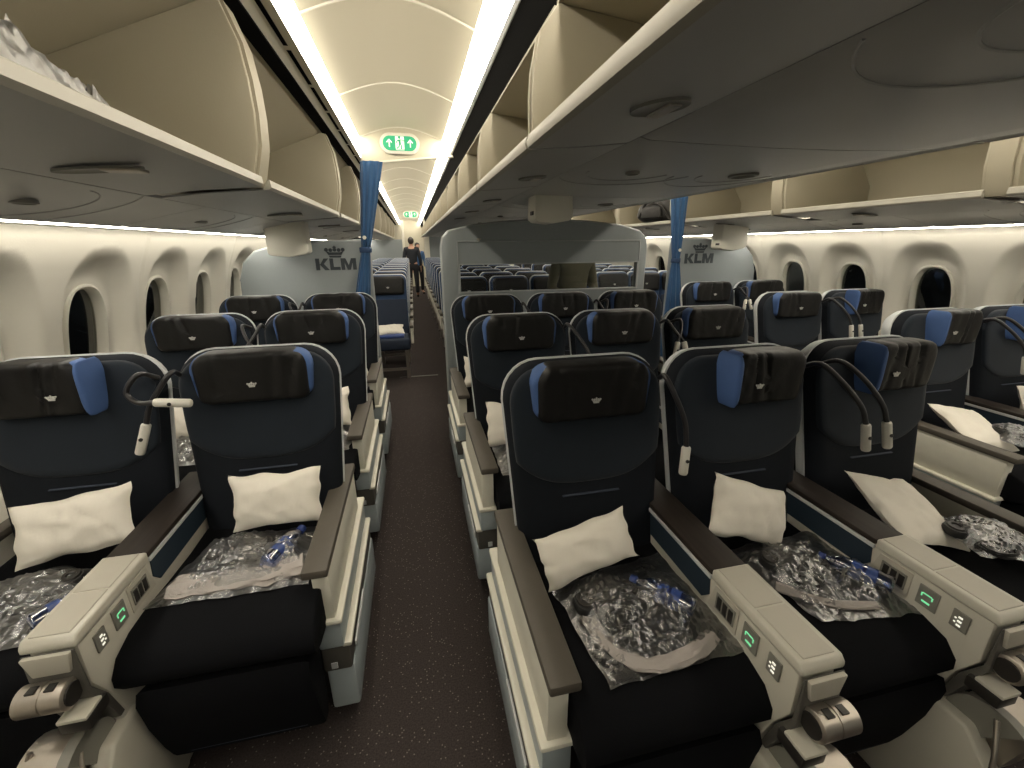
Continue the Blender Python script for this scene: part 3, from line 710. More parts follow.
for (sgn, x, y0, lab) in ((1, -1.440, YL+.05, 'on the aisle side of the left block'), (-1, -.842, YC, 'on the left side of the centre block'), (1, .855, YC, 'on the right side of the centre block'), (-1, 1.432, YR, 'on the aisle side of the right block')):
    for r in range(3):
        L = 'taupe topped cream armrest %s, %s row' % (lab, rows[r])
        src = aR if sgn > 0 else aL
        if sgn not in used: src.location = (x, y0+PITCH_Y*r, 0); src['label'] = L; used.add(sgn)
        else: dup(src, (x, y0+PITCH_Y*r, 0), L)
# window side armrests
def warm(x, y, lab):
    t = thing('window_armrest', lab, 'armrest', (x, y, 0), 'window side armrests')
    obj('arm_pad', BX(-.025, .025, -.50, .12, .665, .695, .006), ARM, t, 40)
    obj('arm_panel', BX(-.018, .018, -.48, .12, .30, .668, .004), CREAM, t, 40)
for r in range(3):
    warm(-2.535, YL+PITCH_Y*r, 'taupe armrest against the left window wall, %s row' % rows[r])
    warm(2.535, YR+PITCH_Y*r, 'taupe armrest against the right window wall, %s row' % rows[r])

# ------------------------------------------------------------ pillows, headsets, bottles, bags
def pillow(w, h, th, seed, fold=0):
    nx, nz = 26, 20; bm = bmesh.new(); G = {}
    for sgn in (1, -1):
        for i in range(nx+1):
            for j in range(nz+1):
                u, v = 2*i/nx-1, 2*j/nz-1
                e = (1-abs(u)**2.6)*(1-abs(v)**2.6); e = max(e, 0)**.5
                edge = i in (0, nx) or j in (0, nz)
                if edge and sgn < 0: G[(sgn, i, j)] = G[(1, i, j)]; continue
                pull = 1-.07*(1-abs(u*v))*1.0
                x = u*w/2*(1-.07*(1-v*v)*abs(u)); z = v*h/2*(1-.10*(1-u*u)*abs(v))
                y = -sgn*th/2*e
                k = noise.noise(Vector((x*9+seed*3, z*9, seed)))*.010+noise.noise(Vector((x*22, z*26+seed, seed*2)))*.007
                rdg = abs(noise.noise(Vector((x*14+z*9, z*5-x*4, seed+5))))
                y += (-sgn)*(k*e-.012*max(0, .22-rdg)*e*4*.5)
                y += fold*abs(u)**2*.05
                x += noise.noise(Vector((u*2, v*2, seed)))*.012; z += noise.noise(Vector((u*2, v*2, seed+9)))*.012
                G[(sgn, i, j)] = bm.verts.new((x, y, z))
        for i in range(nx):
            for j in range(nz):
                q = [G[(sgn, i, j)], G[(sgn, i+1, j)], G[(sgn, i+1, j+1)], G[(sgn, i, j+1)]]
                if len(set(q)) == 4:
                    try: bm.faces.new(q)
                    except ValueError: pass
    return bm
def film(corners, cz, bumps, seed, amp=.016, n=80):
    """crumpled clear bag: quad corners (x,y) a,b,c,d; bumps = (x,y,radius,height)"""
    a, b, c, d = [Vector((*p, 0)) for p in corners]; bm = bmesh.new(); T = {}
    for layer in (0, 1):
        for i in range(n+1):
            for j in range(n+1):
                u, v = i/n, j/n
                p = a*(1-u)*(1-v)+b*u*(1-v)+c*u*v+d*(1-u)*v
                p.x += .012*noise.noise(Vector((v*5, u*5, seed))); p.y += .012*noise.noise(Vector((v*5+9, u*5, seed)))
                edge = min(u, 1-u, v, 1-v)
                env = min(1, edge*7)
                if layer == 0:
                    h = .006
                    for bx_, by_, br, bh in bumps:
                        q = ((p.x-bx_)**2+(p.y-by_)**2)/br**2; h = max(h, bh*math.exp(-q*.9))
                    cr = .9*abs(noise.noise(Vector((p.x*22, p.y*22, seed))))+.75*abs(noise.noise(Vector((p.x*55, p.y*50, seed+3))))+.5*abs(noise.noise(Vector((p.x*120, p.y*110, seed+7))))
                    z = cz+env*h+amp*(cr)*(.3+.7*env)
                else: z = cz-.0005
                if layer and (i in (0, n) or j in (0, n)): T[(1, i, j)] = T[(0, i, j)]; continue
                T[(layer, i, j)] = bm.verts.new((p.x, p.y, z))
        if layer == 0 or True:
            for i in range(n):
                for j in range(n):
                    q = [T[(layer, i, j)], T[(layer, i+1, j)], T[(layer, i+1, j+1)], T[(layer, i, j+1)]]
                    if len(set(q)) == 4:
                        try: bm.faces.new(q)
                        except ValueError: pass
    return bm
def headset(x, y, z, rot, lab):
    t = thing('headset', lab, 'headset', (x, y, z), 'headsets in plastic bags', rot)
    obj('headband', tube([(.075*math.cos(a), .075*math.sin(a)*1.15, .012) for a in [PI*k/16 for k in range(17)]], .008, 8), CABLE, t, 60)
    for s in (-1, 1):
        e = bmesh.new(); loft([[(s*.072+r*.8*math.cos(2*PI*k/18), -.012+r*math.sin(2*PI*k/18), zz) for k in range(18)] for r, zz in ((.020, .002), (.036, .004), (.040, .016), (.034, .028), (.020, .030))], bm=e)
        o = obj('ear_cup', e, CABLE, t, 50)
        p = bmesh.new(); loft([[(s*.072+r*.8*math.cos(2*PI*k/18), -.012+r*math.sin(2*PI*k/18), zz) for k in range(18)] for r, zz in ((.030, .027), (.027, .034), (.016, .034), (.012, .029))], False, True, bm=p)
        obj('ear_pad', p, DARKM, o, 50)
    pts = [(.045*math.cos(k*.55)*(1+.12*math.sin(k*.9)), -.085+.030*math.sin(k*.55), .012+.010*math.sin(k*.31)) for k in range(60)]
    obj('cable', tube(pts, .0028, 6), CABLE, t, 60)
    return t
def bottle(x, y, z, rz, lab):
    t = thing('water_bottle', lab, 'bottle', (x, y, z), 'blue bottles in plastic bags', rz)
    # lies along local y
    prof = [(-.085, .010), (-.083, .024), (-.075, .028), (-.06, .027), (-.05, .029), (-.03, .027), (-.015, .029), (.005, .027), (.02, .029), (.045, .027), (.062, .018), (.075, .0115), (.082, .011)]
    o = obj('bottle_body', loft([[(r*math.cos(2*PI*k/16), yy, .030+r*math.sin(2*PI*k/16)) for k in range(16)] for yy, r in prof]), BOTTLE, t, 60)
    o = obj('bottle_label', loft([[(r*math.cos(2*PI*k/16), yy, .030+r*math.sin(2*PI*k/16)) for k in range(16)] for yy, r in ((-.048, .0275), (-.045, .0285), (.018, .0285), (.020, .0275))], False, False), BLUEW, t, 60)
    obj('cap', loft([[(r*math.cos(2*PI*k/16), yy, .030+r*math.sin(2*PI*k/16)) for k in range(16)] for yy, r in ((.080, .0125), (.082, .0145), (.098, .0145), (.100, .012))]), mat('bottle_cap_blue', (.012, .03, .14), .4) if 'cap' not in meshes else meshes['cap'], t, 50)
    if 'cap' not in meshes: meshes['cap'] = t.children[-1].data.materials[0]
    return t
def blanket(path, r, lab, z, wid=.035):
    pts = spline([(px, py, z+r*.7) for px, py in path], 8); rings = []
    P = [Vector(p) for p in pts]; nn = 20
    for i, p in enumerate(P):
        d = (P[min(i+1, len(P)-1)]-P[max(i-1, 0)]).normalized(); s = d.cross(Vector((0, 0, 1))).normalized()
        wv = 1+.35*noise.noise(Vector((i*.35, wid*90, 0))); rings.append([p+s*(wid*wv*math.cos(2*PI*k/nn))*(1+.12*math.sin(k*3+i*.5))+Vector((0, 0, 1))*(r*wv*math.sin(2*PI*k/nn)*(1+.35*math.sin(k*5+i*.25))) for k in range(nn)])
    o = obj('folded_blanket', loft(rings), BLANKET, None, 50)
    return tag(o, lab, 'blanket', 'folded blankets on the seats')
ZS = .622
def put_pillow(x, y, z, w, h, th, seed, tilt, rz, ry, lab, mfold=0):
    o = obj('pillow', pillow(w, h, th, seed, mfold), PILLOW, None, 50)
    o.location = (x, y, z); o.rotation_euler = (tilt, ry, rz)
    return tag(o, lab, 'pillow', 'white pillows on the seats')
# front row, left block
put_pillow(-2.215, YL-.15, .755, .34, .20, .09, 1, -.45, .05, -.12, 'white pillow on the front window seat of the left block')
put_pillow(XL[1]+.055, YL-.13, .752, .30, .20, .09, 2, -.30, .0, .0, 'white pillow standing on the front aisle seat of the left block')
put_pillow(XC[0]-.078, YC-.165, .735, .30, .155, .10, 3, -.50, .06, -.20, 'white pillow on the front left aisle seat of the centre block')
put_pillow(XC[1]-.065, YC-.15, .755, .30, .20, .10, 4, -.50, -.05, .36, 'white pillow leaning on the front middle seat of the centre block', .5)
put_pillow(XC[2]-.05, YC-.19, .70, .31, .30, .08, 5, -1.15, .0, .25, 'large white pillow on the front right aisle seat of the centre block')
put_pillow(XR[0]-.03, YR-.22, .69, .34, .30, .08, 6, -1.1, 0, .2, 'white pillow on the front aisle seat of the right block')
put_pillow(XR[1]-.02, YR-.16, .74, .34, .24, .09, 7, -.45, 0, .0, 'white pillow on the front window seat of the right block')
for blk, r, i, x, y, pn, bn in SEATS:
    if r > 0 and ((blk, r, i) in (('L', 1, 1), ('L', 2, 1), ('C', 1, 0), ('C', 2, 0), ('L', 1, 0), ('C', 1, 1))):
        sx = .02 if blk == 'L' else -.06
        put_pillow(x+sx, y-.18, .738, .34, .22, .11, r*3+i+11, -.45, 0, .1*(-1)**i, 'white pillow on the %s seat, %s row of the %s block' % (pn, rows[r], bn))

def bag(corners, bumps, seed, lab, z=ZS-.004, amp=.016):
    o = obj('plastic_bag', film(corners, z, bumps, seed, amp), POLY, None, 80)
    return tag(o, lab, 'plastic bag', 'clear amenity bags on the seats')
# A (window seat left)
x, y = XL[0], YL
headset(x+.02, y-.29, ZS+.004, .4, 'black headset bagged on the front window seat of the left block')
bottle(x+.17, y-.40, ZS+.004, -.75, 'blue bottle bagged on the front window seat of the left block')
bag([(x-.23, y-.50), (x+.24, y-.50), (x+.22, y-.20), (x-.22, y-.20)], [(x, y-.3, .13, .045), (x+.17, y-.4, .07, .06)], 1, 'clear plastic bag on the front window seat of the left block')
# B
x, y = XL[1], YL
headset(x-.04, y-.245, ZS+.006, .2, 'black headset bagged on the front aisle seat of the left block')
bottle(x+.10, y-.28, ZS+.006, -.38, 'blue bottle bagged on the front aisle seat of the left block')
blanket([(x-.19, y-.37), (x-.05, y-.375), (x+.08, y-.37), (x+.17, y-.35)], .016, 'pale folded blanket bagged on the front aisle seat of the left block', ZS, .045)
bag([(x-.24, y-.43), (x+.20, y-.43), (x+.20, y-.13), (x-.17, y-.13)], [(x-.04, y-.25, .12, .05), (x+.10, y-.28, .07, .062), (x-.02, y-.37, .14, .04)], 2, 'clear plastic bag on the front aisle seat of the left block')
# D
x, y = XC[0], YC
headset(x-.055, y-.26, ZS+.006, .1, 'black headset bagged on the front left aisle seat of the centre block')
bottle(x+.10, y-.31, ZS+.006, .70, 'blue bottle bagged on the front left aisle seat of the centre block')
blanket([(x-.13, y-.30), (x-.10, y-.42), (x-.03, y-.475), (x+.08, y-.47), (x+.17, y-.435)], .008, 'pale rolled blanket bagged on the front left aisle seat of centre block', ZS, .021)
bag([(x-.15, y-.505), (x+.235, y-.485), (x+.20, y-.11), (x-.19, y-.17)], [(x-.05, y-.27, .12, .05), (x+.10, y-.31, .09, .062)], 3, 'clear plastic bag on the front left aisle seat of the centre block')
# E
x, y = XC[1], YC
headset(x+.0, y-.26, ZS+.006, -.3, 'black headset bagged on the front middle seat of the centre block')
bottle(x+.135, y-.36, ZS+.006, .55, 'blue bottle bagged on the front middle seat of the centre block')
blanket([(x-.12, y-.33), (x-.02, y-.42), (x+.10, y-.455)], .010, 'thin pale blanket bagged on the front middle seat of the centre block', ZS, .014)
bag([(x-.09, y-.46), (x+.20, y-.50), (x+.22, y-.13), (x-.16, y-.15)], [(x, y-.26, .12, .05), (x+.135, y-.36, .07, .06)], 4, 'clear plastic bag on the front middle seat of the centre block')
# F : headset on the pillow
x, y = XC[2], YC
headset(x+.085, y-.33, ZS+.045, -.6, 'black headset lying over the pillow, front right aisle seat, centre block')
bag([(x-.03, y-.40), (x+.19, y-.50), (x+.20, y-.28), (x+.03, y-.22)], [(x+.09, y-.34, .10, .05)], 5, 'clear plastic bag on the front right aisle seat of the centre block', ZS+.045)
# H
x, y = XR[0], YR
headset(x+.12, y-.30, ZS+.055, -.5, 'black headset on the pillow of the front aisle seat, right block')
bag([(x-.02, y-.40), (x+.22, y-.46), (x+.22, y-.24), (x+.02, y-.18)], [(x+.1, y-.3, .10, .05)], 6, 'clear plastic bag on the front aisle seat of the right block', ZS+.045)
# second and last rows on the left aisle
for blk, r, i, x, y, pn, bn in SEATS:
    if (blk, r, i) in (('L', 1, 1), ('C', 1, 0), ('L', 2, 1), ('L', 1, 0)):
        headset(x+.02, y-.25, ZS+.006, .3, 'black headset bagged on the %s seat, %s row of the %s block' % (pn, rows[r], bn))
        bag([(x-.20, y-.46), (x+.20, y-.46), (x+.20, y-.13), (x-.20, y-.13)], [(x, y-.25, .14, .06), (x+.1, y-.35, .07, .05)], r+7, 'clear plastic bag on the %s seat, %s row of the %s block' % (pn, rows[r], bn))
# bag in the left bin
o = obj('plastic_bag', film([(-1.67, .25), (-1.67, 1.30), (-1.88, 1.28), (-2.1, .25)], 1.84, [(-1.76, .68, .28, .24), (-1.73, 1.0, .12, .09), (-1.73, 1.2, .08, .07)], 21, .05), POLY, None, 80)
tag(o, 'crumpled clear plastic lying in the nearest left overhead bin', 'plastic bag')

# ------------------------------------------------------------ partitions, KLM lettering
def letters(bm, x0, z0, h, y, t=.004):
    """K L M in bold extended capitals, facing -y"""
    def poly(P, ox, wd): prism(bm, [(ox+u*wd, z0+v*h) for u, v in P], 'y', y-t, y)
    wk, wl, wm = h*1.10, h*.86, h*1.30; g = h*.08; x = x0
    poly([(0, 0), (.30, 0), (.30, 1), (0, 1)], x, wk)
    poly([(.30, .42), (.64, 1), (1.0, 1), (.62, .54), (1.02, 0), (.66, 0), (.30, .50)], x, wk); x += wk+g
    poly([(0, 0), (1, 0), (1, .27), (.36, .27), (.36, 1), (0, 1)], x, wl); x += wl+g
    poly([(0, 0), (.24, 0), (.24, .62), (.40, 0), (.60, 0), (.76, .62), (.76, 0), (1, 0), (1, 1), (.68, 1), (.50, .40), (.32, 1), (0, 1)], x, wm)
    return x+wm-x0
def side_partition(s, side):
    t = thing('class_partition', 'grey laminate partition with dark lettering and crown, behind the %s block' % side, 'partition', (0, 4.14, 0), 'cabin partitions')
    P = [(1.46, .02), (1.46, 1.52), (1.470, 1.60), (1.50, 1.645), (1.90, 1.635), (2.20, 1.605), (2.38, 1.56), (2.48, 1.47), (2.53, 1.32), (2.56, .9), (2.54, .5), (2.46, .02)]
    if s > 0: P = [(max(x, 1.50+(x-1.46)*.3), z) for x, z in P]
    P = [(x*s, z) for x, z in P]
    obj('partition_panel', PR(P, 'y', 0, .05, .008), PART, t, 40)
    bm = bmesh.new()
    tube([(x, .025, z) for x, z in P[:1]+P[1:9]], .012, 8, bm)
    obj('edge_trim', bm, PARTE, t, 60)
    bm = bmesh.new(); x0 = -1.913 if s < 0 else 1.66
    w_ = letters(bm, x0, 1.402, .098, -.001)
    crown(bm, .155, x0+w_/2, -.001, 1.553, .004)
    obj('airline_lettering', bm, LOGO, t)
side_partition(-1, 'left'); side_partition(1, 'right')
t = thing('class_partition', 'wide grey partition with a long window strip behind the centre block', 'partition', (0, 3.60, 0), 'cabin partitions')
cxp = .03
out = [(-.86, .02), (-.86, 1.58), (-.845, 1.655), (-.80, 1.70), (-.6, 1.745), (-.3, 1.775), (.03, 1.787), (.36, 1.775), (.66, 1.745), (.84, 1.70), (.895, 1.655), (.915, 1.58), (.915, .02)]
WX0, WX1, WZ0, WZ1 = -.722, .835, 1.232, 1.447
fr = bmesh.new()
prism(fr, [(-.86, .02), (.915, .02), (.915, WZ0), (-.86, WZ0)], 'y', 0, .05)
prism(fr, [(-.86, WZ0), (WX0, WZ0), (WX0, WZ1), (-.86, WZ1)], 'y', 0, .05)
prism(fr, [(WX1, WZ0), (.915, WZ0), (.915, WZ1), (WX1, WZ1)], 'y', 0, .05)
prism(fr, [(-.86, WZ1)] + out[1:-1] + [(.915, WZ1)], 'y', 0, .05)
bmesh.ops.remove_doubles(fr, verts=fr.verts[:], dist=.0005)
obj('partition_panel', fr, PART, t)
obj('edge_trim', tube([(x, .025, z) for x, z in out], .016, 8), PARTE, t, 60)
f = bmesh.new()
for a in ((WX0-.02, WX1+.02, WZ1, WZ1+.010), (WX0-.02, WX1+.02, WZ0-.010, WZ0), (WX0-.02, WX0, WZ0, WZ1), (WX1, WX1+.02, WZ0, WZ1)): box(f, a[0], a[1], -.008, .0, a[2], a[3], .002)
box(f, WX0-.02, WX1+.02, -.012, 0, 1.624, 1.634, .002); box(f, WX0-.02, WX0-.010, -.008, 0, WZ1, 1.63); box(f, WX1+.010, WX1+.02, -.008, 0, WZ1, 1.63)
wf = obj('window_surround', f, PARTE, t)
obj('pane', BX(WX0, WX1, .020, .026, WZ0, WZ1), GLASS2, wf)
obj('coat_hook', box(BX(-.58, -.55, -.03, 0, 1.640, 1.650, .002), -.57, -.56, -.035, -.02, 1.628, 1.65, .002), METAL, t)
obj('label_plate', BX(-.52, -.37, -.004, 0, 1.175, 1.205, .001), IVORY, t)

# ------------------------------------------------------------ exit sign, header rail, curtains
def header(y, s, lab):
    t = thing('curtain_header', lab, 'header panel', (0, y, 0), 'headers across the aisle ceilings')
    arch = [(x*s, z) for x, z in [(1.46, 2.266), (1.3, 2.29), (1.1, 2.312), (.9, 2.332), (.65, 2.355)]]
    top = [(x*s, z) for x, z in [(.65, 2.40), (.76, 2.475)] + [(.76+.705*k/10, 2.475+.09*math.sin(PI*k/10)) for k in range(1, 10)] + [(1.465, 2.475), (1.46, 2.36)]]
    obj('header_panel', PR(arch+top, 'y', 0, .02, .003), CEIL, t, 40)
    obj('curtain_rail', tube([(x, -.012, z) for x, z in arch], .010, 8), TRIMW, t, 60)
    return t
header(4.30, -1, 'cream header panel and curtain rail across the left aisle')
header(4.30, 1, 'cream header panel and curtain rail across the right aisle')
def exit_sign(x, y, z, s, lab):
    t = thing('exit_sign', lab, 'exit sign', (x, y, z), 'green exit signs')
    t.scale = (s, 1, s)
    def pill(w_, h_, n_=10):
        r = h_/2; return [(w_/2-r+r*math.cos(a), r*math.sin(a)) for a in [-PI/2+PI*k/n_ for k in range(n_+1)]] + [(-w_/2+r+r*math.cos(a), r*math.sin(a)) for a in [PI/2+PI*k/n_ for k in range(n_+1)]]
    obj('sign_frame', PR(pill(.335, .165), 'y', -.02, 0, .006), TRIMW, t, 40)
    f = obj('sign_face', PR(pill(.285, .115), 'y', -.024, -.018, .002), SIGNG, t)
    b = bmesh.new()
    def pp(P, ox=0, oz=0, dy=0): prism(b, [(ox+u, oz+v) for u, v in P], 'y', -.0262-dy, -.0235)
    pp([(-.036, -.052), (.036, -.052), (.036, .052), (-.036, .052)])
    for ox in (-.088, .088):
        pp([(-.004, -.030), (.004, -.030), (.004, .018), (-.004, .018)], ox)
        pp([(0, .033), (-.024, .008), (-.018, .002), (0, .020), (.018, .002), (.024, .008)], ox)
    obj('pictogram_panel', b, SIGNW, f)
    b = bmesh.new()
    def pg(P): prism(b, [(u*1.35+.001, v*1.3-.001) if abs(v) < .042 else (u, v) for u, v in P], 'y', -.0285, -.0255)
    pg([(-.002+.008*math.cos(k*PI/5), .034+.008*math.sin(k*PI/5)) for k in range(10)])
    pg([(-.010, .022), (.006, .024), (.006, -.004), (-.006, -.004)])
    pg([(-.010, .022), (-.022, .012), (-.024, .000), (-.019, .000), (-.016, .010), (-.008, .014)])
    pg([(.006, .022), (.018, .012), (.026, .014), (.026, .019), (.018, .018), (.008, .026)])
    pg([(-.006, -.002), (.002, -.002), (-.004, -.022), (-.020, -.032), (-.022, -.026), (-.010, -.018)])
    pg([(.000, .0), (.006, .0), (.014, -.018), (.008, -.036), (.002, -.036), (.006, -.020)])
    pg([(-.036, -.048), (.036, -.048), (.036, -.043), (-.036, -.043)])
    obj('running_figure', b, SIGNG, f)
exit_sign(-1.125, 4.285, 2.437, 1.0, 'green exit sign above the left aisle header, nearest')
t2 = thing('exit_sign_far_header', '', '', (0, 0, 0)); bpy.data.objects.remove(t2)
exit_sign(-1.05, 12.8, 2.40, 1.2, 'small green exit sign far down the left aisle')

def curtain(x, y, z0, z1, wt, wb, lab, seed, lean_x=0):
    t = thing('curtain', lab, 'curtain', (x, y, 0), 'blue cabin curtains')
    nz, nu = 44, 60; zt = z0+(z1-z0)*.65
    def ring(z):
        v = (z-z0)/(z1-z0)
        if z > zt: q = (z-zt)/(z1-zt); w_ = .035+(wt-.035)*q**.8
        else: q = (zt-z)/(zt-z0); w_ = .035+(wb-.035)*min(1, q*1.25)**.8
        cx_ = lean_x*(1-v)
        return [(cx_+w_*math.cos(a)*(1+.05*math.sin(3*a+seed)), .55*w_*math.sin(a)+.018*math.sin(9*a+seed+2*v)*(.4+w_*6)*math.copysign(1, math.sin(a)+1e-6)*.6, z) for a in [2*PI*k/nu for k in range(nu)]]
    obj('curtain_cloth', loft([ring(z0+(z1-z0)*k/nz) for k in range(nz+1)]), CURT, t, 70)
    obj('tie_band', loft([[(lean_x*.35+r*1.1*math.cos(2*PI*k/24), r*.72*math.sin(2*PI*k/24), zt+dz) for k in range(24)] for r, dz in ((.042, -.022), (.046, -.018), (.046, .018), (.042, .022))], False, False), mat('tie_band_navy_'+str(seed), (.015, .04, .10), .8), t, 50)
    b = bmesh.new(); prism(b, [(lean_x*.33+.016*math.cos(k*PI/5), zt+.10+.016*math.sin(k*PI/5)) for k in range(10)], 'y', -.062, -.058)
    obj('snap_button', b, TRIMW, t)
curtain(-1.362, 4.03, .30, 2.25, .088, .10, 'blue curtain gathered at the left aisle partition edge', 1, -.33)
curtain(1.47, 4.05, .30, 2.05, .085, .125, 'blue curtain gathered beside the right aisle partition', 4, .09)

# ------------------------------------------------------------ economy cabin
def eco_proto():
    t = thing('economy_seat', '', 'seat', (0, 0, 0), 'blue economy seats')
    ln = lambda z: (z-1.14)*.16
    P = outline(.225, .215, .40, 1.185, .07, .04)
    obj('back_shell', layered(P, [(.01, .085), (0, .07), (0, .035), (.01, .03)], ln), SHELL, t, 50)
    P = outline(.220, .210, .42, 1.178, .065, .04)
    bk = obj('backrest', layered(P, [(0, .035), (0, .005), (.012, -.01), (.04, -.02)], ln), ECO, t, 50)
    P = outline(.205, .20, .44, .90, .02, .03)
    obj('lower_panel', layered(P, [(0, -.015), (.0, -.024), (.01, -.03)], ln), ECO2, bk, 50)
    P = outline(.198, .190, .955, 1.166, .05, .03)
    h = obj('headrest_cover', layered(P, [(0, -.01), (0, -.04), (.01, -.052), (.03, -.056)], ln), LEATHER, t, 50)
    b = bmesh.new(); crown(b, .032, 0, -.082, 1.04, .002); obj('crown_badge', b, SILV, h)
    obj('seat_cushion', BX(-.22, .22, -.50, .0, .36, .50, .035, 3), ECO2, t, 50)
    for s in (-1, 1):
        o = obj('armrest', BX(s*.245-.022, s*.245+.022, -.42, .02, .60, .635, .008), ARM, t, 40)
        obj('armrest_support', BX(s*.245-.015, s*.245+.015, -.40, -.02, .42, .602, .004), IVORY, o)
    lg = BX(-.19, -.15, -.40, -.36, 0, .37, .003); box(lg, .15, .19, -.40, -.36, 0, .37, .003); box(lg, -.19, .19, -.395, -.37, .10, .13)
    obj('seat_legs', lg, METAL, t)
    return t
e0 = eco_proto(); e0.scale = (1.04, 1, 1.06); firste = True
ordn = ['first', 'second', 'third', 'fourth', 'fifth', 'sixth', 'seventh', 'eighth', 'ninth', 'tenth', 'eleventh', 'twelfth']
for nm, xs, yb, nr in (('left', (-2.335, -1.88, -1.42), 5.78, 11), ('centre', (-.49, 0, .49), 5.05, 12), ('right', (1.44, 1.895, 2.345), 5.35, 7)):
    for r in range(nr):
        for i, x in enumerate(xs):
            if nm == 'left' and i == 0 and r > 2: continue
            if nm == 'centre' and i > 0 and r > 7: continue
            pos = {'left': ['window', 'middle', 'aisle'], 'centre': ['left', 'middle', 'right'], 'right': ['aisle', 'middle', 'window']}[nm][i]
            lab = 'blue economy seat, %s seat of the %s group, %s row beyond the partition' % (pos, nm, ordn[r])
            L = (x, yb+.79*r, 0)
            if firste: e0.location = L; e0['label'] = lab; firste = False
            else: dup(e0, L, lab)
o = obj('pillow', pillow(.34, .22, .08, 31), PILLOW, None, 50); o.location = (-1.43, 5.54, .60); o.rotation_euler = (-1.2, 0, .1)
tag(o, 'white pillow on the first economy aisle seat beyond the left partition', 'pillow')
o = obj('folded_blanket', BX(-.17, .17, -.10, .10, 0, .03, .01), BLUEW, None, 40); o.location = (-1.43, 5.42, .532)
tag(o, 'blue and white folded blanket under the pillow on first economy aisle seat', 'blanket')

# far monuments
t = thing('galley_wall', 'pale galley wall closing the left side far down the cabin', 'partition', (-2.0, 15.5, 0))
obj('wall_panel', BX(-.52, .66, 0, .6, 0, 1.80, .01), PART, t); obj('edge_post', BX(.62, .70, -.03, .0, 0, 2.40, .01), TRIMW, t)
t = thing('lavatory_wall', 'tall white monument wall right of the far aisle', 'partition', (0, 13.9, 0))
obj('wall_panel', BX(-.60, .60, .05, 1.2, 0, 2.44, .01), PART, t); obj('edge_post', BX(-.70, -.55, 0, .06, 0, 2.44, .01), TRIMW, t)

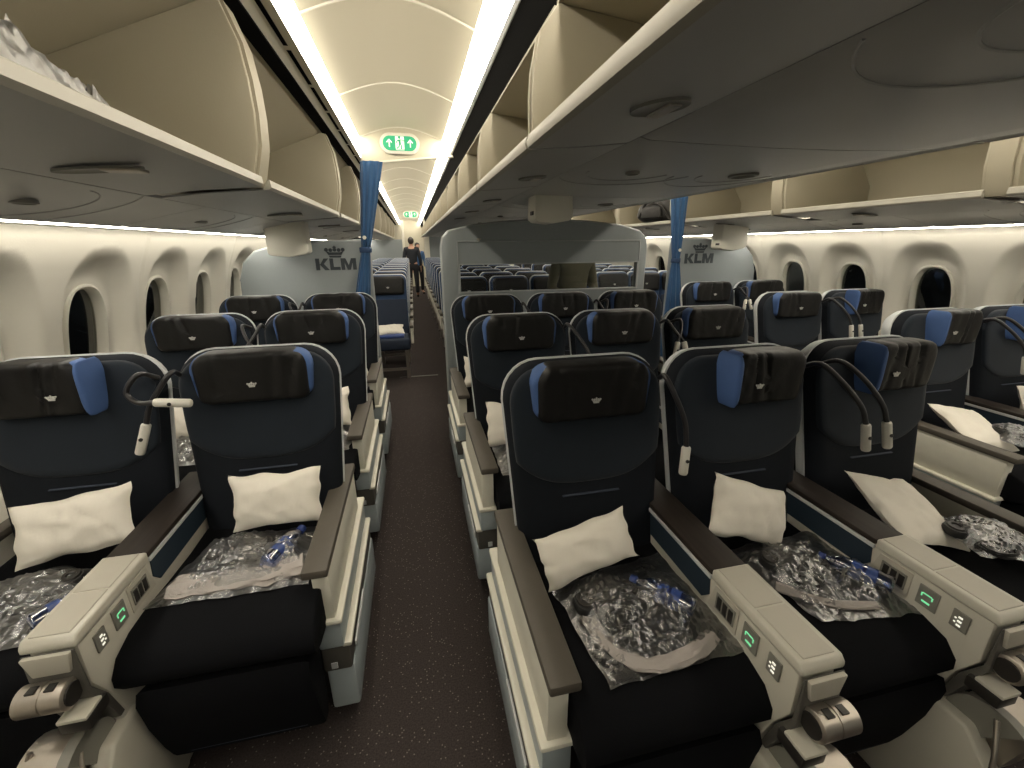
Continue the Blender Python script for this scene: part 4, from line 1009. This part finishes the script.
# ------------------------------------------------------------ people
def skin_mesh(name, nodes, edges, m, parent, sub=2):
    me = bpy.data.meshes.new(name); me.from_pydata([nd[0] for nd in nodes], edges, [])
    o = bpy.data.objects.new(name, me); C.objects.link(o)
    md = o.modifiers.new('skin', 'SKIN'); md.use_smooth_shade = True
    for v, nd in zip(me.skin_vertices[0].data, nodes):
        r = nd[1]; v.radius = (r, r) if not isinstance(r, tuple) else r
    me.skin_vertices[0].data[0].use_root = True
    s = o.modifiers.new('sub', 'SUBSURF'); s.levels = sub; s.render_levels = sub
    me.materials.append(m); o.parent = parent
    return o
def person(loc, rz, lab, shirt, h=1.76, arms='down', sleeves=True, trousers=PANT, hair=HAIRM):
    t = thing('person', lab, 'person', loc, None, rz); k = h/1.76
    N, E_ = [], []
    def add(p, r, par=None):
        N.append((tuple(c*k for c in p), (r[0]*k, r[1]*k) if isinstance(r, tuple) else r*k))
        if par is not None: E_.append((par, len(N)-1))
        return len(N)-1
    pel = add((0, 0, .96), (.15, .10)); wa = add((0, 0, 1.12), (.135, .095), pel); ch = add((0, 0, 1.32), (.165, .11), wa); up = add((0, .0, 1.42), (.12, .08), ch)
    nk = add((0, -.005, 1.50), .052, up); hd = add((0, -.01, 1.575), (.062, .07), nk); hd2 = add((0, -.015, 1.65), (.075, .092), hd); add((0, -.01, 1.72), (.055, .07), hd2)
    add((0, -.105, 1.615), .010, hd2)
    ids = {}
    for s in (-1, 1):
        sh = add((s*.17, 0, 1.42), .058, up)
        if arms == 'down': el_p, wr_p = (s*.235, .01, 1.13), (s*.245, -.06, .88)
        else: el_p, wr_p = (s*.24, .0, 1.15), (s*.17, -.22, 1.06)
        el = add(el_p, .040, sh); wr = add(wr_p, .026, el)
        d = (Vector(wr_p)-Vector(el_p)).normalized(); pm = Vector(wr_p)+d*.06
        pa = add(tuple(pm), (.038, .018), wr)
        for q in range(4):
            b_ = pm+d*.04+Vector((0, (q-1.5)*.019, 0)); f1 = add(tuple(b_), .009, pa); add(tuple(b_+d*(.045+.008*(1.5-abs(q-1.5)))+Vector((-s*.012, 0, 0))), .007, f1)
        th = add(tuple(pm+Vector((-s*.005, -.045, 0))), .010, pa); add(tuple(pm+Vector((-s*.01, -.055, 0))+d*.04), .008, th)
        hp = add((s*.09, 0, .90), .085, pel); kn = add((s*.10, -.01, .50), .058, hp); an = add((s*.10, .02, .09), .038, kn); add((s*.10, -.13, .04), .036, an)
    skin_mesh('body', N, E_, SKIN, t)
    def grow(p, r, par=None):
        return add(p, r, par)
    N, E_ = [], []
    pel = add((0, 0, .93), (.172, .122)); wa = add((0, 0, 1.12), (.158, .114), pel); ch = add((0, 0, 1.32), (.18, .125), wa); up = add((0, 0, 1.44), (.15, .10), ch); add((0, 0, 1.50), .075, up)
    for s in (-1, 1):
        sh = add((s*.175, 0, 1.415), .070, up)
        el_p, wr_p = ((s*.237, .01, 1.13), (s*.246, -.05, .92)) if arms == 'down' else ((s*.242, .0, 1.15), (s*.185, -.18, 1.075))
        el = add(el_p, .052, sh); add(wr_p, .042, el)
    skin_mesh('shirt', N, E_, shirt, t)
    N, E_ = [], []
    pel = add((0, 0, .97), (.162, .114)); add((0, 0, 1.05), (.155, .11), pel)
    for s in (-1, 1):
        hp = add((s*.09, 0, .88), .098, pel); kn = add((s*.10, -.01, .50), .075, hp); add((s*.10, .015, .11), .060, kn)
    skin_mesh('trousers', N, E_, trousers, t)
    b = bmesh.new(); bmesh.ops.create_uvsphere(b, u_segments=20, v_segments=14, radius=1)
    for v in b.verts:
        c = v.co; v.co = Vector((c.x*.088, c.y*.106+.004, c.z*.108))
        if v.co.y < -.02 and v.co.z < .045: v.co = Vector((v.co.x*.72, -.02+(v.co.y+.02)*.35, v.co.z*.75))
        v.co *= k; v.co.z += 1.655*k
    obj('hair', b, hair, t, True)
    for s in (-1, 1):
        N, E_ = [], []
        a = add((s*.10, .03, .045), .045); add((s*.10, -.14, .035), .040, a)
        skin_mesh('shoe', N, E_, DARKM, t, 1)
        b = bmesh.new(); bmesh.ops.create_uvsphere(b, u_segments=8, v_segments=6, radius=.011*k); o = obj('eye', b, TRIMW, t, True); o.location = (s*.030*k, -.098*k, 1.65*k)
        b = bmesh.new(); bmesh.ops.create_uvsphere(b, u_segments=8, v_segments=6, radius=.024*k); bmesh.ops.scale(b, vec=(.4, .8, 1.3), verts=b.verts[:]); o = obj('ear', b, SKIN, t, True); o.location = (s*.080*k, .0, 1.635*k)
    o = obj('mouth', BX(-.022*k, .022*k, -.098*k, -.088*k, 1.588*k, 1.595*k, .002), mat('lips', (.3, .1, .08), .5), t)
    return t
person((-1.10, 14.6, 0), PI, 'person standing far down the left aisle in dark clothes, seen from behind', DARKC, 1.86)
person((-.90, 15.6, 0), .3, 'person in a blue shirt partly hidden behind the far standing person', BLUEC, 1.70)
person((.56, 4.45, 0), .05, 'person in an olive shirt standing behind the window strip of the centre partition', OLIVE, 1.78, 'fwd')

# backpack in the right bin
t = thing('backpack', 'black backpack lying in the open right overhead bin beside the curtain', 'backpack', (1.86, 4.75, 1.825), None, .3)
t.location = (1.76, 4.80, 1.815); t.scale = (1.3, 1.35, 1.35)
bm = bmesh.new(); bmesh.ops.create_icosphere(bm, subdivisions=4, radius=1)
for v in bm.verts:
    c = v.co; v.co = Vector((math.copysign(abs(c.x)**.7, c.x)*.13, math.copysign(abs(c.y)**.7, c.y)*.24, .10+math.copysign(abs(c.z)**.7, c.z)*.098))
    v.co += v.co.normalized()*noise.noise(v.co*14)*.02
obj('backpack_body', bm, BAGM, t, 60)
obj('strap', tube(spline([(-.12, -.18, .03), (-.16, -.10, .14), (-.15, .05, .17), (-.12, .16, .06)], 6), .012, 8), BAGM, t, 60)
obj('carry_loop', tube(spline([(-.10, -.22, .12), (-.12, -.26, .16), (-.07, -.25, .17), (-.05, -.21, .14)], 6), .008, 8), BAGM, t, 60)
obj('front_pocket', BX(-.15, -.11, -.10, .12, .04, .14, .015, 3), BAGM, t, 50)
